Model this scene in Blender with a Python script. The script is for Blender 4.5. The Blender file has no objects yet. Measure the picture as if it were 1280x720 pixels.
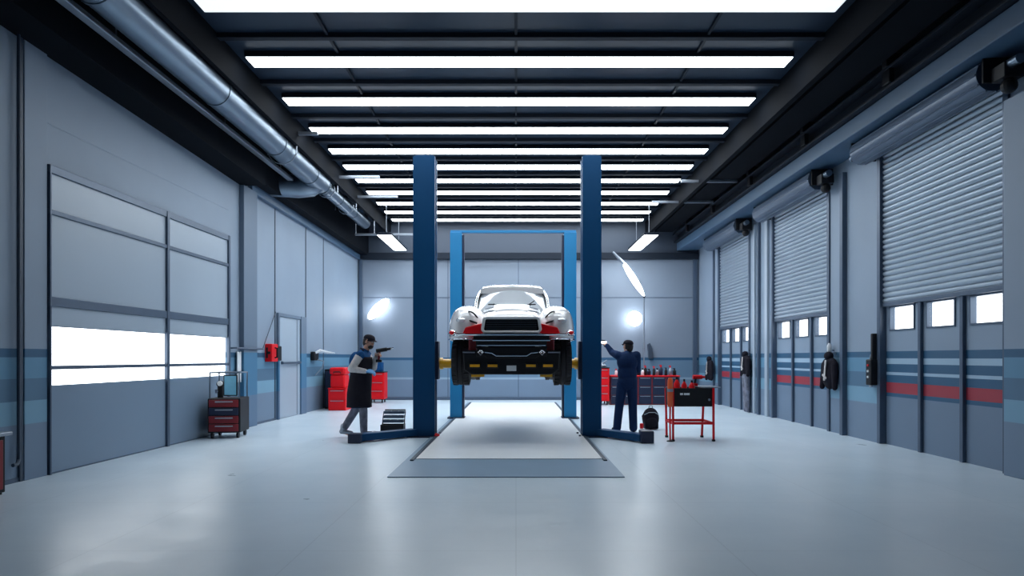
import bpy, bmesh, math, random
from mathutils import Vector, Matrix
random.seed(7)
PI = math.pi
sc = bpy.context.scene
COL = sc.collection

# ------------------------------------------------------------------ camera
F, VX, VY, HC = 800.0, 645.0, 447.0, 1.45
cam_d = bpy.data.cameras.new('camera')
cam = bpy.data.objects.new('camera', cam_d)
COL.objects.link(cam)
cam.location = (0, 0, HC)
cam.rotation_euler = (PI/2, 0, 0)
cam_d.sensor_width = 36
cam_d.lens = 36*F/1280
cam_d.shift_x = -(VX-640)/1280
cam_d.shift_y = (VY-360)/1280
cam_d.clip_end = 200
sc.camera = cam

def X_at(px, Y): return (px-VX)*Y/F
def Z_at(py, Y): return HC+(VY-py)*Y/F

# ------------------------------------------------------------------ materials
def newmat(name):
    m = bpy.data.materials.new(name); m.use_nodes = True
    nt = m.node_tree
    return m, nt, nt.nodes['Principled BSDF']

def mat(name, col, rough=0.5, metal=0.0, coat=0.0, noise=0.0, nscale=6.0, bump=0.0, bscale=60.0, spec=0.5):
    m, nt, b = newmat(name)
    b.inputs['Base Color'].default_value = (*col, 1)
    b.inputs['Roughness'].default_value = rough
    b.inputs['Metallic'].default_value = metal
    b.inputs['Coat Weight'].default_value = coat
    b.inputs['Coat Roughness'].default_value = 0.05
    b.inputs['Specular IOR Level'].default_value = spec
    tc = nt.nodes.new('ShaderNodeTexCoord')
    if noise > 0:
        n = nt.nodes.new('ShaderNodeTexNoise'); n.inputs['Scale'].default_value = nscale
        n.inputs['Detail'].default_value = 4
        nt.links.new(tc.outputs['Object'], n.inputs['Vector'])
        mx = nt.nodes.new('ShaderNodeMix'); mx.data_type = 'RGBA'
        mx.inputs['A'].default_value = (*[c*(1-noise) for c in col], 1)
        mx.inputs['B'].default_value = (*[min(1, c*(1+noise)) for c in col], 1)
        nt.links.new(n.outputs['Fac'], mx.inputs['Factor'])
        nt.links.new(mx.outputs['Result'], b.inputs['Base Color'])
    if bump > 0:
        n2 = nt.nodes.new('ShaderNodeTexNoise'); n2.inputs['Scale'].default_value = bscale
        nt.links.new(tc.outputs['Object'], n2.inputs['Vector'])
        bp = nt.nodes.new('ShaderNodeBump'); bp.inputs['Strength'].default_value = bump
        bp.inputs['Distance'].default_value = 0.01
        nt.links.new(n2.outputs['Fac'], bp.inputs['Height'])
        nt.links.new(bp.outputs['Normal'], b.inputs['Normal'])
    return m

def emit(name, col, s):
    m, nt, b = newmat(name)
    b.inputs['Base Color'].default_value = (*col, 1)
    b.inputs['Emission Color'].default_value = (*col, 1)
    b.inputs['Emission Strength'].default_value = s
    return m

def banded(name, bands, rough=0.55, zmax=2.0, noise=0.05):
    """paint bands by height: [(z from, colour), ...]"""
    m, nt, b = newmat(name)
    g = nt.nodes.new('ShaderNodeNewGeometry')
    sp = nt.nodes.new('ShaderNodeSeparateXYZ')
    nt.links.new(g.outputs['Position'], sp.inputs['Vector'])
    d = nt.nodes.new('ShaderNodeMath'); d.operation = 'DIVIDE'; d.inputs[1].default_value = zmax
    nt.links.new(sp.outputs['Z'], d.inputs[0])
    r = nt.nodes.new('ShaderNodeValToRGB'); r.color_ramp.interpolation = 'CONSTANT'
    els = r.color_ramp.elements
    els[0].position = 0; els[0].color = (*bands[0][1], 1)
    els[1].position = bands[1][0]/zmax; els[1].color = (*bands[1][1], 1)
    for z, c in bands[2:]:
        e = els.new(z/zmax); e.color = (*c, 1)
    nt.links.new(d.outputs[0], r.inputs['Fac'])
    n = nt.nodes.new('ShaderNodeTexNoise'); n.inputs['Scale'].default_value = 0.9; n.inputs['Detail'].default_value = 5
    nt.links.new(g.outputs['Position'], n.inputs['Vector'])
    mr = nt.nodes.new('ShaderNodeMapRange')
    mr.inputs['To Min'].default_value = 1-noise*2; mr.inputs['To Max'].default_value = 1+noise*2
    nt.links.new(n.outputs['Fac'], mr.inputs['Value'])
    mx = nt.nodes.new('ShaderNodeVectorMath'); mx.operation = 'SCALE'
    nt.links.new(r.outputs['Color'], mx.inputs[0]); nt.links.new(mr.outputs['Result'], mx.inputs['Scale'])
    nt.links.new(mx.outputs['Vector'], b.inputs['Base Color'])
    b.inputs['Roughness'].default_value = rough
    return m

WALLC = (0.225, 0.29, 0.375)
DADO = (0.15, 0.215, 0.305)
TEAL = (0.018, 0.085, 0.17)
SKY = (0.10, 0.235, 0.36)
STEEL = (0.07, 0.15, 0.24)
LITE = (0.16, 0.31, 0.43)
M = {}
M['wall'] = banded('wall_paint', [(0, DADO), (0.66, LITE), (0.93, STEEL), (1.2, SKY), (1.45, TEAL), (1.55, WALLC)])
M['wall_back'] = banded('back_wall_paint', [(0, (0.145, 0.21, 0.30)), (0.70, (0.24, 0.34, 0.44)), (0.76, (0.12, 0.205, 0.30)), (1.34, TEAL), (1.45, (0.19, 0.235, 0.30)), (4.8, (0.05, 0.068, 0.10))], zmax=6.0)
M['door'] = banded('door_paint', [(0, (0.14, 0.20, 0.285)), (0.80, TEAL), (0.86, (0.31, 0.026, 0.045)), (1.035, TEAL), (1.16, (0.30, 0.43, 0.55)), (1.21, TEAL), (1.34, (0.30, 0.43, 0.55)), (1.43, TEAL), (1.55, (0.22, 0.29, 0.38))])
M['panel'] = mat('pale_panel', (0.34, 0.41, 0.49), 0.35, noise=0.05, nscale=0.8)
M['panel_low'] = mat('lower_panel', (0.175, 0.245, 0.335), 0.4, noise=0.06, nscale=0.8)
M['pillar'] = banded('pillar_paint', [(0, (0.10, 0.17, 0.27)), (0.66, (0.05, 0.17, 0.30)), (1.55, (0.12, 0.17, 0.24))])
M['seam'] = mat('seam_dark', (0.03, 0.05, 0.08), 0.5, noise=0.1)
M['alu'] = mat('frame_metal', (0.075, 0.11, 0.165), 0.4, 0.3, noise=0.1)
M['ceil'] = mat('ceiling_dark', (0.020, 0.036, 0.062), 0.4, spec=0.25, noise=0.3, nscale=0.6)
M['ceil_side'] = mat('soffit_dark', (0.004, 0.006, 0.010), 0.85, spec=0.1, noise=0.2, nscale=1)
M['beam'] = mat('beam_dark', (0.010, 0.016, 0.027), 0.6, spec=0.2, noise=0.15, nscale=2)
M['beam_blue'] = mat('beam_bluegrey', (0.06, 0.115, 0.19), 0.4, noise=0.12, nscale=2)
M['galv'] = mat('galvanised', (0.17, 0.22, 0.28), 0.34, 0.85, noise=0.12, nscale=3)
M['shutter'] = mat('shutter_slats', (0.33, 0.40, 0.48), 0.38, 0.35, noise=0.06, nscale=2)
M['blue'] = mat('lift_blue', (0.001, 0.055, 0.155), 0.5, 0.0, 0.0, noise=0.12, nscale=1.2, spec=0.22)
M['blue_lite'] = mat('gantry_blue', (0.002, 0.17, 0.38), 0.5, 0.0, 0.0, noise=0.1, nscale=1.2)
M['navy'] = mat('rail_navy', (0.006, 0.014, 0.045), 0.4, noise=0.1)
M['yellow'] = mat('arm_yellow', (0.80, 0.42, 0.012), 0.35, coat=0.3, noise=0.08)
M['black'] = mat('black_plastic', (0.010, 0.011, 0.014), 0.5, spec=0.25, noise=0.1)
M['rubber'] = mat('tyre_rubber', (0.016, 0.016, 0.02), 0.75, noise=0.15, nscale=20, bump=0.2)
M['chrome'] = mat('chrome', (0.88, 0.89, 0.92), 0.10, 1.0, noise=0.03)
M['silver'] = mat('silver_paint', (0.90, 0.89, 0.90), 0.25, 0.15, 1.0, noise=0.03)
M['glass_car'] = mat('car_glass', (0.72, 0.77, 0.82), 0.06, 0.25, 1.0, noise=0.05)
M['red'] = mat('red_paint', (0.74, 0.004, 0.010), 0.42, spec=0.3, noise=0.08)
M['red_dark'] = mat('dark_red', (0.20, 0.008, 0.015), 0.4, noise=0.1)
M['orange'] = mat('orange_red', (0.85, 0.13, 0.035), 0.4, noise=0.08)
M['amber'] = mat('amber_lens', (0.90, 0.42, 0.02), 0.2, coat=0.6, noise=0.1)
M['white'] = mat('white_plastic', (0.78, 0.80, 0.82), 0.4, noise=0.04)
M['steel'] = mat('grey_steel', (0.32, 0.36, 0.42), 0.35, 0.7, noise=0.1)
M['skin'] = mat('skin', (0.52, 0.28, 0.20), 0.55, noise=0.08, nscale=12)
M['hair'] = mat('dark_hair', (0.015, 0.012, 0.012), 0.7, noise=0.2, nscale=40)
M['cloth_black'] = mat('black_cloth', (0.014, 0.013, 0.020), 0.85, noise=0.2, nscale=18, bump=0.3, spec=0.12)
M['cloth_navy'] = mat('navy_cloth', (0.010, 0.028, 0.085), 0.85, noise=0.2, nscale=14, bump=0.3, spec=0.12)
M['cloth_blue'] = mat('blue_cloth', (0.008, 0.06, 0.18), 0.85, noise=0.2, nscale=14, bump=0.3, spec=0.12)
M['cloth_grey'] = mat('grey_cloth', (0.17, 0.18, 0.23), 0.85, noise=0.9, nscale=9, bump=0.3, spec=0.12)
M['cloth_pale'] = mat('pale_sleeve_cloth', (0.55, 0.52, 0.52), 0.85, noise=0.35, nscale=20, bump=0.3)
M['glove'] = mat('blue_glove', (0.10, 0.32, 0.62), 0.6, noise=0.1)
M['screen'] = mat('blue_screen', (0.16, 0.42, 0.58), 0.25, noise=0.2, nscale=8)
M['light'] = emit('light_diffuser', (0.88, 0.95, 1.0), 8.5)
for k_, e_ in enumerate((0.85, 8.0, 12.0, 12.0, 11.5, 11.5, 11.5, 11.5, 11.5, 11.5, 11.5)):
    M['strip_%d' % k_] = emit('strip_diffuser_%d' % k_, (0.88, 0.95, 1.0), e_)
M['lamp'] = emit('lamp_glow', (0.93, 0.97, 1.0), 11.0)
M['border'] = mat('bay_border', (0.21, 0.31, 0.42), 0.35, noise=0.08, nscale=2)
M['bay'] = mat('bay_white', (0.94, 0.95, 0.96), 0.30, 0.0, 0.0, noise=0.03, nscale=1.5)

def glass_mat():
    m = bpy.data.materials.new('window_glass'); m.use_nodes = True
    nt = m.node_tree; nt.nodes.clear()
    o = nt.nodes.new('ShaderNodeOutputMaterial')
    t = nt.nodes.new('ShaderNodeBsdfTransparent'); g = nt.nodes.new('ShaderNodeBsdfGlossy')
    g.inputs['Roughness'].default_value = 0.03
    mx = nt.nodes.new('ShaderNodeMixShader'); mx.inputs[0].default_value = 0.05
    nt.links.new(t.outputs[0], mx.inputs[1]); nt.links.new(g.outputs[0], mx.inputs[2])
    nt.links.new(mx.outputs[0], o.inputs['Surface'])
    return m
M['glass'] = glass_mat()

def floor_mat():
    m, nt, b = newmat('floor_epoxy')
    g = nt.nodes.new('ShaderNodeNewGeometry')
    n = nt.nodes.new('ShaderNodeTexNoise'); n.inputs['Scale'].default_value = 0.7; n.inputs['Detail'].default_value = 6
    nt.links.new(g.outputs['Position'], n.inputs['Vector'])
    r = nt.nodes.new('ShaderNodeValToRGB')
    r.color_ramp.elements[0].position = 0.3; r.color_ramp.elements[0].color = (0.57, 0.68, 0.77, 1)
    r.color_ramp.elements[1].position = 0.7; r.color_ramp.elements[1].color = (0.66, 0.76, 0.84, 1)
    nt.links.new(n.outputs['Fac'], r.inputs['Fac'])
    br = nt.nodes.new('ShaderNodeTexBrick')
    br.offset = 0.0
    br.inputs['Scale'].default_value = 1.0
    br.inputs['Brick Width'].default_value = 1.6; br.inputs['Row Height'].default_value = 1.6
    br.inputs['Mortar Size'].default_value = 0.006; br.inputs['Mortar Smooth'].default_value = 0.4
    br.inputs['Color1'].default_value = (1, 1, 1, 1); br.inputs['Color2'].default_value = (0.985, 0.985, 0.985, 1)
    br.inputs['Mortar'].default_value = (0.86, 0.87, 0.88, 1)
    nt.links.new(g.outputs['Position'], br.inputs['Vector'])
    mx = nt.nodes.new('ShaderNodeMix'); mx.data_type = 'RGBA'; mx.blend_type = 'MULTIPLY'
    mx.inputs['Factor'].default_value = 1
    nt.links.new(r.outputs['Color'], mx.inputs['A']); nt.links.new(br.outputs['Color'], mx.inputs['B'])
    nt.links.new(mx.outputs['Result'], b.inputs['Base Color'])
    n2 = nt.nodes.new('ShaderNodeTexNoise'); n2.inputs['Scale'].default_value = 2.2; n2.inputs['Detail'].default_value = 5
    nt.links.new(g.outputs['Position'], n2.inputs['Vector'])
    mr = nt.nodes.new('ShaderNodeMapRange'); mr.inputs['To Min'].default_value = 0.22; mr.inputs['To Max'].default_value = 0.42
    nt.links.new(n2.outputs['Fac'], mr.inputs['Value']); nt.links.new(mr.outputs['Result'], b.inputs['Roughness'])
    n3 = nt.nodes.new('ShaderNodeTexNoise'); n3.inputs['Scale'].default_value = 9; n3.inputs['Detail'].default_value = 6
    nt.links.new(g.outputs['Position'], n3.inputs['Vector'])
    bp = nt.nodes.new('ShaderNodeBump'); bp.inputs['Strength'].default_value = 0.12; bp.inputs['Distance'].default_value = 0.02
    nt.links.new(n3.outputs['Fac'], bp.inputs['Height']); nt.links.new(bp.outputs['Normal'], b.inputs['Normal'])
    b.inputs['Specular IOR Level'].default_value = 0.6
    return m
M['floor'] = floor_mat()

# ------------------------------------------------------------------ mesh helpers
class MB:
    def __init__(s): s.bm = bmesh.new()
    def face(s, pts):
        vs = [s.bm.verts.new(p) for p in pts]
        return s.bm.faces.new(vs)
    def hexa(s, p):           # p[0..3] bottom loop, p[4..7] top loop
        v = [s.bm.verts.new(q) for q in p]
        for f in ((3, 2, 1, 0), (4, 5, 6, 7), (0, 1, 5, 4), (1, 2, 6, 5), (2, 3, 7, 6), (3, 0, 4, 7)):
            s.bm.faces.new([v[i] for i in f])
        return s
    def box(s, x0, x1, y0, y1, z0, z1):
        x0, x1 = sorted((x0, x1)); y0, y1 = sorted((y0, y1)); z0, z1 = sorted((z0, z1))
        return s.hexa([(x0, y0, z0), (x1, y0, z0), (x1, y1, z0), (x0, y1, z0),
                       (x0, y0, z1), (x1, y0, z1), (x1, y1, z1), (x0, y1, z1)])
    def bar(s, p0, p1, w, h):  # rectangular bar from p0 to p1
        p0, p1 = Vector(p0), Vector(p1); d = (p1-p0).normalized()
        up = Vector((0, 0, 1)) if abs(d.z) < 0.95 else Vector((0, 1, 0))
        a = d.cross(up).normalized()*w/2; b = a.normalized().cross(d).normalized()*h/2
        return s.hexa([p0-a-b, p0+a-b, p1+a-b, p1-a-b, p0-a+b, p0+a+b, p1+a+b, p1-a+b])
    def cyl(s, p0, p1, r0, r1=None, n=20, caps=True):
        if r1 is None: r1 = r0
        p0, p1 = Vector(p0), Vector(p1); d = (p1-p0).normalized()
        up = Vector((0, 0, 1)) if abs(d.z) < 0.9 else Vector((1, 0, 0))
        a = d.cross(up).normalized(); b = a.cross(d).normalized()
        r_ = []
        for p, r in ((p0, r0), (p1, r1)):
            r_.append([s.bm.verts.new(p+(a*math.cos(2*PI*i/n)+b*math.sin(2*PI*i/n))*r) for i in range(n)])
        for i in range(n):
            s.bm.faces.new((r_[0][i], r_[0][(i+1) % n], r_[1][(i+1) % n], r_[1][i]))
        if caps:
            s.bm.faces.new(r_[0]); s.bm.faces.new(list(reversed(r_[1])))
        return s
    def tube(s, pts, r, n=10, closed=False):
        pts = [Vector(p) for p in pts]; N = len(pts); rings = []
        rr = r if isinstance(r, (list, tuple)) else [r]*N
        prev = None
        for i, p in enumerate(pts):
            if closed: d = (pts[(i+1) % N]-pts[i-1]).normalized()
            else: d = (pts[min(i+1, N-1)]-pts[max(i-1, 0)]).normalized()
            if prev is None:
                up = Vector((0, 0, 1)) if abs(d.z) < 0.9 else Vector((1, 0, 0))
                a = d.cross(up).normalized()
            else:
                a = (prev-d*prev.dot(d)).normalized()
            prev = a; b = a.cross(d).normalized()
            rings.append([s.bm.verts.new(p+(a*math.cos(2*PI*k/n)+b*math.sin(2*PI*k/n))*rr[i]) for k in range(n)])
        for i in range(N if closed else N-1):
            A, B = rings[i], rings[(i+1) % N]
            for k in range(n): s.bm.faces.new((A[k], A[(k+1) % n], B[(k+1) % n], B[k]))
        if not closed:
            s.bm.faces.new(rings[0]); s.bm.faces.new(list(reversed(rings[-1])))
        return s
    def ball(s, c, r, n=16, rot=None):
        if not isinstance(r, (list, tuple)): r = (r, r, r)
        m = Matrix.Translation(c) @ (rot if rot is not None else Matrix.Identity(4)) @ Matrix.Diagonal((*r, 1))
        bmesh.ops.create_uvsphere(s.bm, u_segments=n, v_segments=max(6, n//2+2), radius=1, matrix=m)
        return s
    def cap(s, p0, r0, p1, r1, n=14):   # tapered capsule
        s.cyl(p0, p1, r0, r1, n); s.ball(p0, r0, n); s.ball(p1, r1, n); return s
    def prism(s, poly, axis, a, b):     # extrude a 2-D polygon along an axis
        def P(u, v, w): return {'x': (w, u, v), 'y': (u, w, v), 'z': (u, v, w)}[axis]
        A = [s.bm.verts.new(P(u, v, a)) for u, v in poly]; B = [s.bm.verts.new(P(u, v, b)) for u, v in poly]
        n = len(poly)
        for i in range(n): s.bm.faces.new((A[i], A[(i+1) % n], B[(i+1) % n], B[i]))
        s.bm.faces.new(list(reversed(A))); s.bm.faces.new(B)
        return s
    def lathe(s, c, axis, prof, n=32):  # prof: (distance along axis, radius)
        c = Vector(c); ax = {'x': Vector((1, 0, 0)), 'y': Vector((0, 1, 0)), 'z': Vector((0, 0, 1))}[axis]
        e1 = Vector((0, 0, 1)) if axis != 'z' else Vector((1, 0, 0)); e2 = ax.cross(e1)
        rings = []
        for d, r in prof:
            rings.append([s.bm.verts.new(c+ax*d+(e1*math.cos(2*PI*k/n)+e2*math.sin(2*PI*k/n))*max(r, 1e-4)) for k in range(n)])
        for A, B in zip(rings, rings[1:]):
            for k in range(n): s.bm.faces.new((A[k], A[(k+1) % n], B[(k+1) % n], B[k]))
        s.bm.faces.new(rings[0]); s.bm.faces.new(list(reversed(rings[-1])))
        return s
    def grid(s, fn, nu, nv):
        V = [[s.bm.verts.new(fn(i/nu, j/nv)) for j in range(nv+1)] for i in range(nu+1)]
        for i in range(nu):
            for j in range(nv):
                s.bm.faces.new((V[i][j], V[i+1][j], V[i+1][j+1], V[i][j+1]))
        return s
    def build(s, name, material, parent=None, w=False, origin=None, smooth=False, bevel=0.0, solid=0.0, sub=0, seg=2):
        bmesh.ops.remove_doubles(s.bm, verts=s.bm.verts, dist=1e-6)
        bmesh.ops.recalc_face_normals(s.bm, faces=s.bm.faces)
        off = Vector((0, 0, 0))
        if w and parent is not None:
            p = parent
            while p is not None: off += p.location; p = p.parent
        if origin is not None: off = Vector(origin)
        me = bpy.data.meshes.new(name)
        bmesh.ops.translate(s.bm, verts=s.bm.verts, vec=-off)
        s.bm.to_mesh(me); s.bm.free()
        me.materials.append(M[material] if isinstance(material, str) else material)
        o = bpy.data.objects.new(name, me); COL.objects.link(o)
        if parent is not None: o.parent = parent
        if origin is not None: o.location = origin
        if smooth:
            for f in me.polygons: f.use_smooth = True
            try: me.set_sharp_from_angle(angle=math.radians(40))
            except Exception: pass
        if solid:
            md = o.modifiers.new('solid', 'SOLIDIFY'); md.thickness = solid; md.offset = -1
        if bevel:
            md = o.modifiers.new('bevel', 'BEVEL'); md.width = bevel; md.segments = seg; md.limit_method = 'ANGLE'
        if sub:
            md = o.modifiers.new('sub', 'SUBSURF'); md.levels = sub; md.render_levels = sub
        return o

def tag(o, label=None, cat=None, group=None, kind=None):
    if label: o['label'] = label
    if cat: o['category'] = cat
    if group: o['group'] = group
    if kind: o['kind'] = kind
    return o

def thing(name, label, cat, loc=(0, 0, 0), rz=0.0, group=None, kind=None):
    o = bpy.data.objects.new(name, None); COL.objects.link(o)
    o.empty_display_size = 0.1
    o.location = loc; o.rotation_euler = (0, 0, rz)
    return tag(o, label, cat, group, kind)

def copy_tree(o, parent=None):
    c = o.copy(); COL.objects.link(c)
    if parent is not None: c.parent = parent
    for ch in [k for k in bpy.data.objects if k.parent == o]:
        copy_tree(ch, c)
    return c

def struct(o, label, cat):
    return tag(o, label, cat, kind='structure')

class Wall:
    """a wall whose inner face is x = a + b*y; n is the distance into the room"""
    def __init__(s, a, b, sgn): s.a, s.b, s.s = a, b, sgn
    def Y(s, px): return s.a/((px-VX)/F-s.b)
    def p(s, Y, n, z):
        nx, ny = s.s, -s.s*s.b
        return Vector((s.a+s.b*Y+nx*n, Y+ny*n, z))
    def box(s, mb, Y0, Y1, n0, n1, z0, z1, z0b=None, z1b=None):
        z0b = z0 if z0b is None else z0b; z1b = z1 if z1b is None else z1b
        return mb.hexa([s.p(Y0, n0, z0), s.p(Y1, n0, z0b), s.p(Y1, n1, z0b), s.p(Y0, n1, z0),
                        s.p(Y0, n0, z1), s.p(Y1, n0, z1b), s.p(Y1, n1, z1b), s.p(Y0, n1, z1)])
WL = Wall(-6.031, 0.02926, 1)
WR = Wall(6.047, 0.00928, -1)
YB, YF, ZC = 21.9, -2.0, 6.1        # back wall, front wall, ceiling height

# ------------------------------------------------------------------ room shell
fl = MB().box(-6.6, 6.8, YF-0.3, YB+0.3, -0.2, 0).build('floor', 'floor')
struct(fl, 'glossy pale blue-grey workshop floor', 'floor')
ce = MB().box(-6.6, 6.8, YF-0.3, YB+0.3, ZC, ZC+0.2).build('ceiling', 'ceil')
struct(ce, 'dark ceiling above the rows of light strips', 'ceiling')

yl0, yl1 = WL.Y(57), WL.Y(285)
mb = MB()
WL.box(mb, YF, yl0, -0.06, 0, 0, ZC)
WL.box(mb, yl1, YB+0.2, -0.06, 0, 0, ZC)
WL.box(mb, yl0, yl1, -0.06, 0, 0, 1.10)
WL.box(mb, yl0, yl1, -0.06, 0, 1.84, ZC)
struct(mb.build('wall_left', 'wall'), 'blue-grey panelled wall on the left with painted blue bands', 'wall')
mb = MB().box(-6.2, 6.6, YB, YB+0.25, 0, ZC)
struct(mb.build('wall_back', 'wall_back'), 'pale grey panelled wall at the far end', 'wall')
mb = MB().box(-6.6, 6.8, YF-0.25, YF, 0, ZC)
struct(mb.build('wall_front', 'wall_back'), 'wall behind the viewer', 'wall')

# right wall: three shuttered openings
DOORS = [(1263, 1098), (1038, 965), (938, 898)]
dy = [(WR.Y(a), WR.Y(b)) for a, b in DOORS]
mb = MB(); y = YF
for a, b in dy:
    WR.box(mb, y, a, -0.25, 0, 0, ZC); WR.box(mb, a, b, -0.25, 0, 4.98, ZC); y = b
WR.box(mb, y, YB+0.2, -0.25, 0, 0, ZC)
struct(mb.build('wall_right', 'wall'), 'blue-grey wall on the right holding three roller shutter doors', 'wall')

# ------------------------------------------------------------------ right roller doors
def garage_door(i, Y0, Y1):
    root = thing('door_%d' % i, ['nearest tall roller shutter door on the right wall', 'middle roller shutter door on the right wall', 'far roller shutter door next to the back wall'][i-1],
                 'roller door', WR.p((Y0+Y1)/2, 0, 0), kind='structure')
    # leaf with three window openings
    L = Y1-Y0
    fr = [(0.045, 0.315), (0.37, 0.655), (0.71, 0.985)]
    zt, zb = 2.30, 1.89
    def yy(t): return Y1-(Y1-Y0)*t        # t = 0 at the far jamb
    # uneven panels as seen: use true distances
    edges = [0.0, 0.36, 0.68, 1.0]
    wins = [(0.07, 0.30), (0.40, 0.62), (0.72, 0.985)]
    mb = MB(); n0, n1 = -0.14, -0.08
    WR.box(mb, Y0, Y1, n0, n1, 0.0, zb); WR.box(mb, Y0, Y1, n0, n1, zt, 2.34)
    ts = [0.0]+[t for w_ in wins for t in w_]+[1.0]
    for k in range(0, len(ts), 2):
        WR.box(mb, yy(ts[k+1]), yy(ts[k]), n0, n1, zb, zt)
    mb.build('door_leaf', 'door', root, w=True)
    for k, (a, b) in enumerate(wins):
        f = MB(); ya, yb = yy(b), yy(a)
        t = 0.025
        WR.box(f, ya, ya+t, n0-0.01, n1+0.015, zb, zt); WR.box(f, yb-t, yb, n0-0.01, n1+0.015, zb, zt)
        WR.box(f, ya+t, yb-t, n0-0.01, n1+0.015, zb, zb+t); WR.box(f, ya+t, yb-t, n0-0.01, n1+0.015, zt-t, zt)
        fo = f.build('window_frame', 'alu', root, w=True)
        g = MB(); WR.box(g, ya+t, yb-t, -0.115, -0.105, zb+t, zt-t)
        g.build('window_pane', 'glass', fo, w=True)
    for e in edges[1:-1]:
        s = MB(); WR.box(s, yy(e)-0.035, yy(e)+0.035, n1-0.001, n1+0.05, 0.0, 2.34)
        s.build('hinge_post', 'alu', root, w=True, bevel=0.008)
    # jambs
    for yj in (Y0+0.035, Y1-0.06):
        s = MB(); WR.box(s, yj-0.035, yj+0.06, -0.2, 0.03, 0, 4.98); s.build('guide_rail', 'alu', root, w=True, bevel=0.006)
    # curtain of slats
    za, zb2 = 2.36, 4.97
    n = 29; prof = []
    for k in range(n):
        z0 = za+(zb2-za)*k/n; h = (zb2-za)/n
        for q in range(5):
            prof.append((z0+h*q/5, -0.045+0.028*math.sin(PI*q/5)))
        prof.append((z0+h*0.97, -0.055))
    mb = MB()
    back = -0.075
    A = [mb.bm.verts.new(WR.p(Y0+0.06, nn, z)) for z, nn in prof]; B = [mb.bm.verts.new(WR.p(Y1-0.06, nn, z)) for z, nn in prof]
    for k in range(len(prof)-1): mb.bm.faces.new((A[k], A[k+1], B[k+1], B[k]))
    mb.build('shutter_curtain', 'shutter', root, w=True, solid=0.01)
    s = MB(); WR.box(s, Y0+0.05, Y1-0.05, -0.10, -0.01, 2.30, 2.37); s.build('bottom_rail', 'alu', root, w=True, bevel=0.008)
    # roller drum and its covers above the opening
    zc, nc, r = 4.93, 0.26, 0.20
    s = MB(); s.lathe((0, 0, 0), 'x', [(0, r), (L+0.1, r)], 28)
    R = Matrix.Rotation(math.atan2(1, WR.b), 4, 'Z')
    bmesh.ops.transform(s.bm, matrix=Matrix.Translation(WR.p(Y0-0.05, nc, zc)) @ R, verts=s.bm.verts)
    dr = s.build('roller_drum', 'alu', root, w=True, smooth=True)
    s = MB()
    for k in range(10):      # wound slat edges
        th = 2*PI*k/10
        c = (nc+math.cos(th)*r, zc+math.sin(th)*r)
        s.tube([WR.p(Y0-0.04, *c), WR.p(Y1+0.04, *c)], 0.014, 6)
    s.build('wound_slats', 'alu', dr, w=True)
    s = MB(); WR.box(s, Y0-0.1, Y1+0.1, 0.02, 0.10, 5.14, 5.24); s.build('drum_cover', 'galv', root, w=True, bevel=0.01)
    s = MB(); s.tube([WR.p(Y0-0.5, nc, zc), WR.p(Y1+0.35, nc, zc)], 0.06, 14); s.build('roller_shaft', 'galv', root, w=True, smooth=True)
    for yb in (Y0-0.12, Y1+0.06):
        s = MB(); WR.box(s, yb, yb+0.03, 0.0, 0.42, 4.80, 5.12); s.build('end_bracket', 'black', root, w=True, bevel=0.01)
    s = MB(); WR.box(s, Y0-0.36, Y0-0.14, 0.10, 0.34, 4.78, 4.96)
    s.ball(WR.p(Y0-0.27, 0.22, 4.70), (0.09, 0.09, 0.09), 14); s.build('drive_motor', 'black', root, w=True, bevel=0.01)
for i, (a, b) in enumerate(dy): garage_door(i+1, a, b)

# pilasters / seams on the right wall (setting)
def wall_strip(W, px, wd, dep, z0, z1, m, n, lab, Y=None):
    yc = W.Y(px) if Y is None else Y
    s = MB(); W.box(s, yc-wd/2, yc+wd/2, 0, dep, z0, z1)
    struct(s.build('trim_%d' % n, m, bevel=min(0.008, dep/3)), lab, 'trim')
k = 1
s = MB(); WR.box(s, dy[0][0]-1.3, dy[0][0]-0.02, 0, 0.10, 0, 4.62)
struct(s.build('trim_1', 'wall', bevel=0.01), 'painted pier beside the nearest shutter', 'wall trim')
wall_strip(WR, 1057, 0.11, 0.09, 0, 4.9, 'alu', 2, 'dark vertical pipe cover between the first two shutters')
wall_strip(WR, 950, 0.10, 0.07, 0, 4.9, 'alu', 3, 'dark vertical strip between the middle and far shutters')
wall_strip(WR, 944, 0.12, 0.05, 0, 4.9, 'panel', 4, 'pale vertical strip beside the far shutter')
wall_strip(WR, 960, 0.16, 0.06, 0, 4.9, 'panel', 5, 'pale jamb of the middle shutter')
wall_strip(WR, 893, 0.10, 0.05, 0, 4.9, 'alu', 6, 'dark strip beyond the far shutter')
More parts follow.
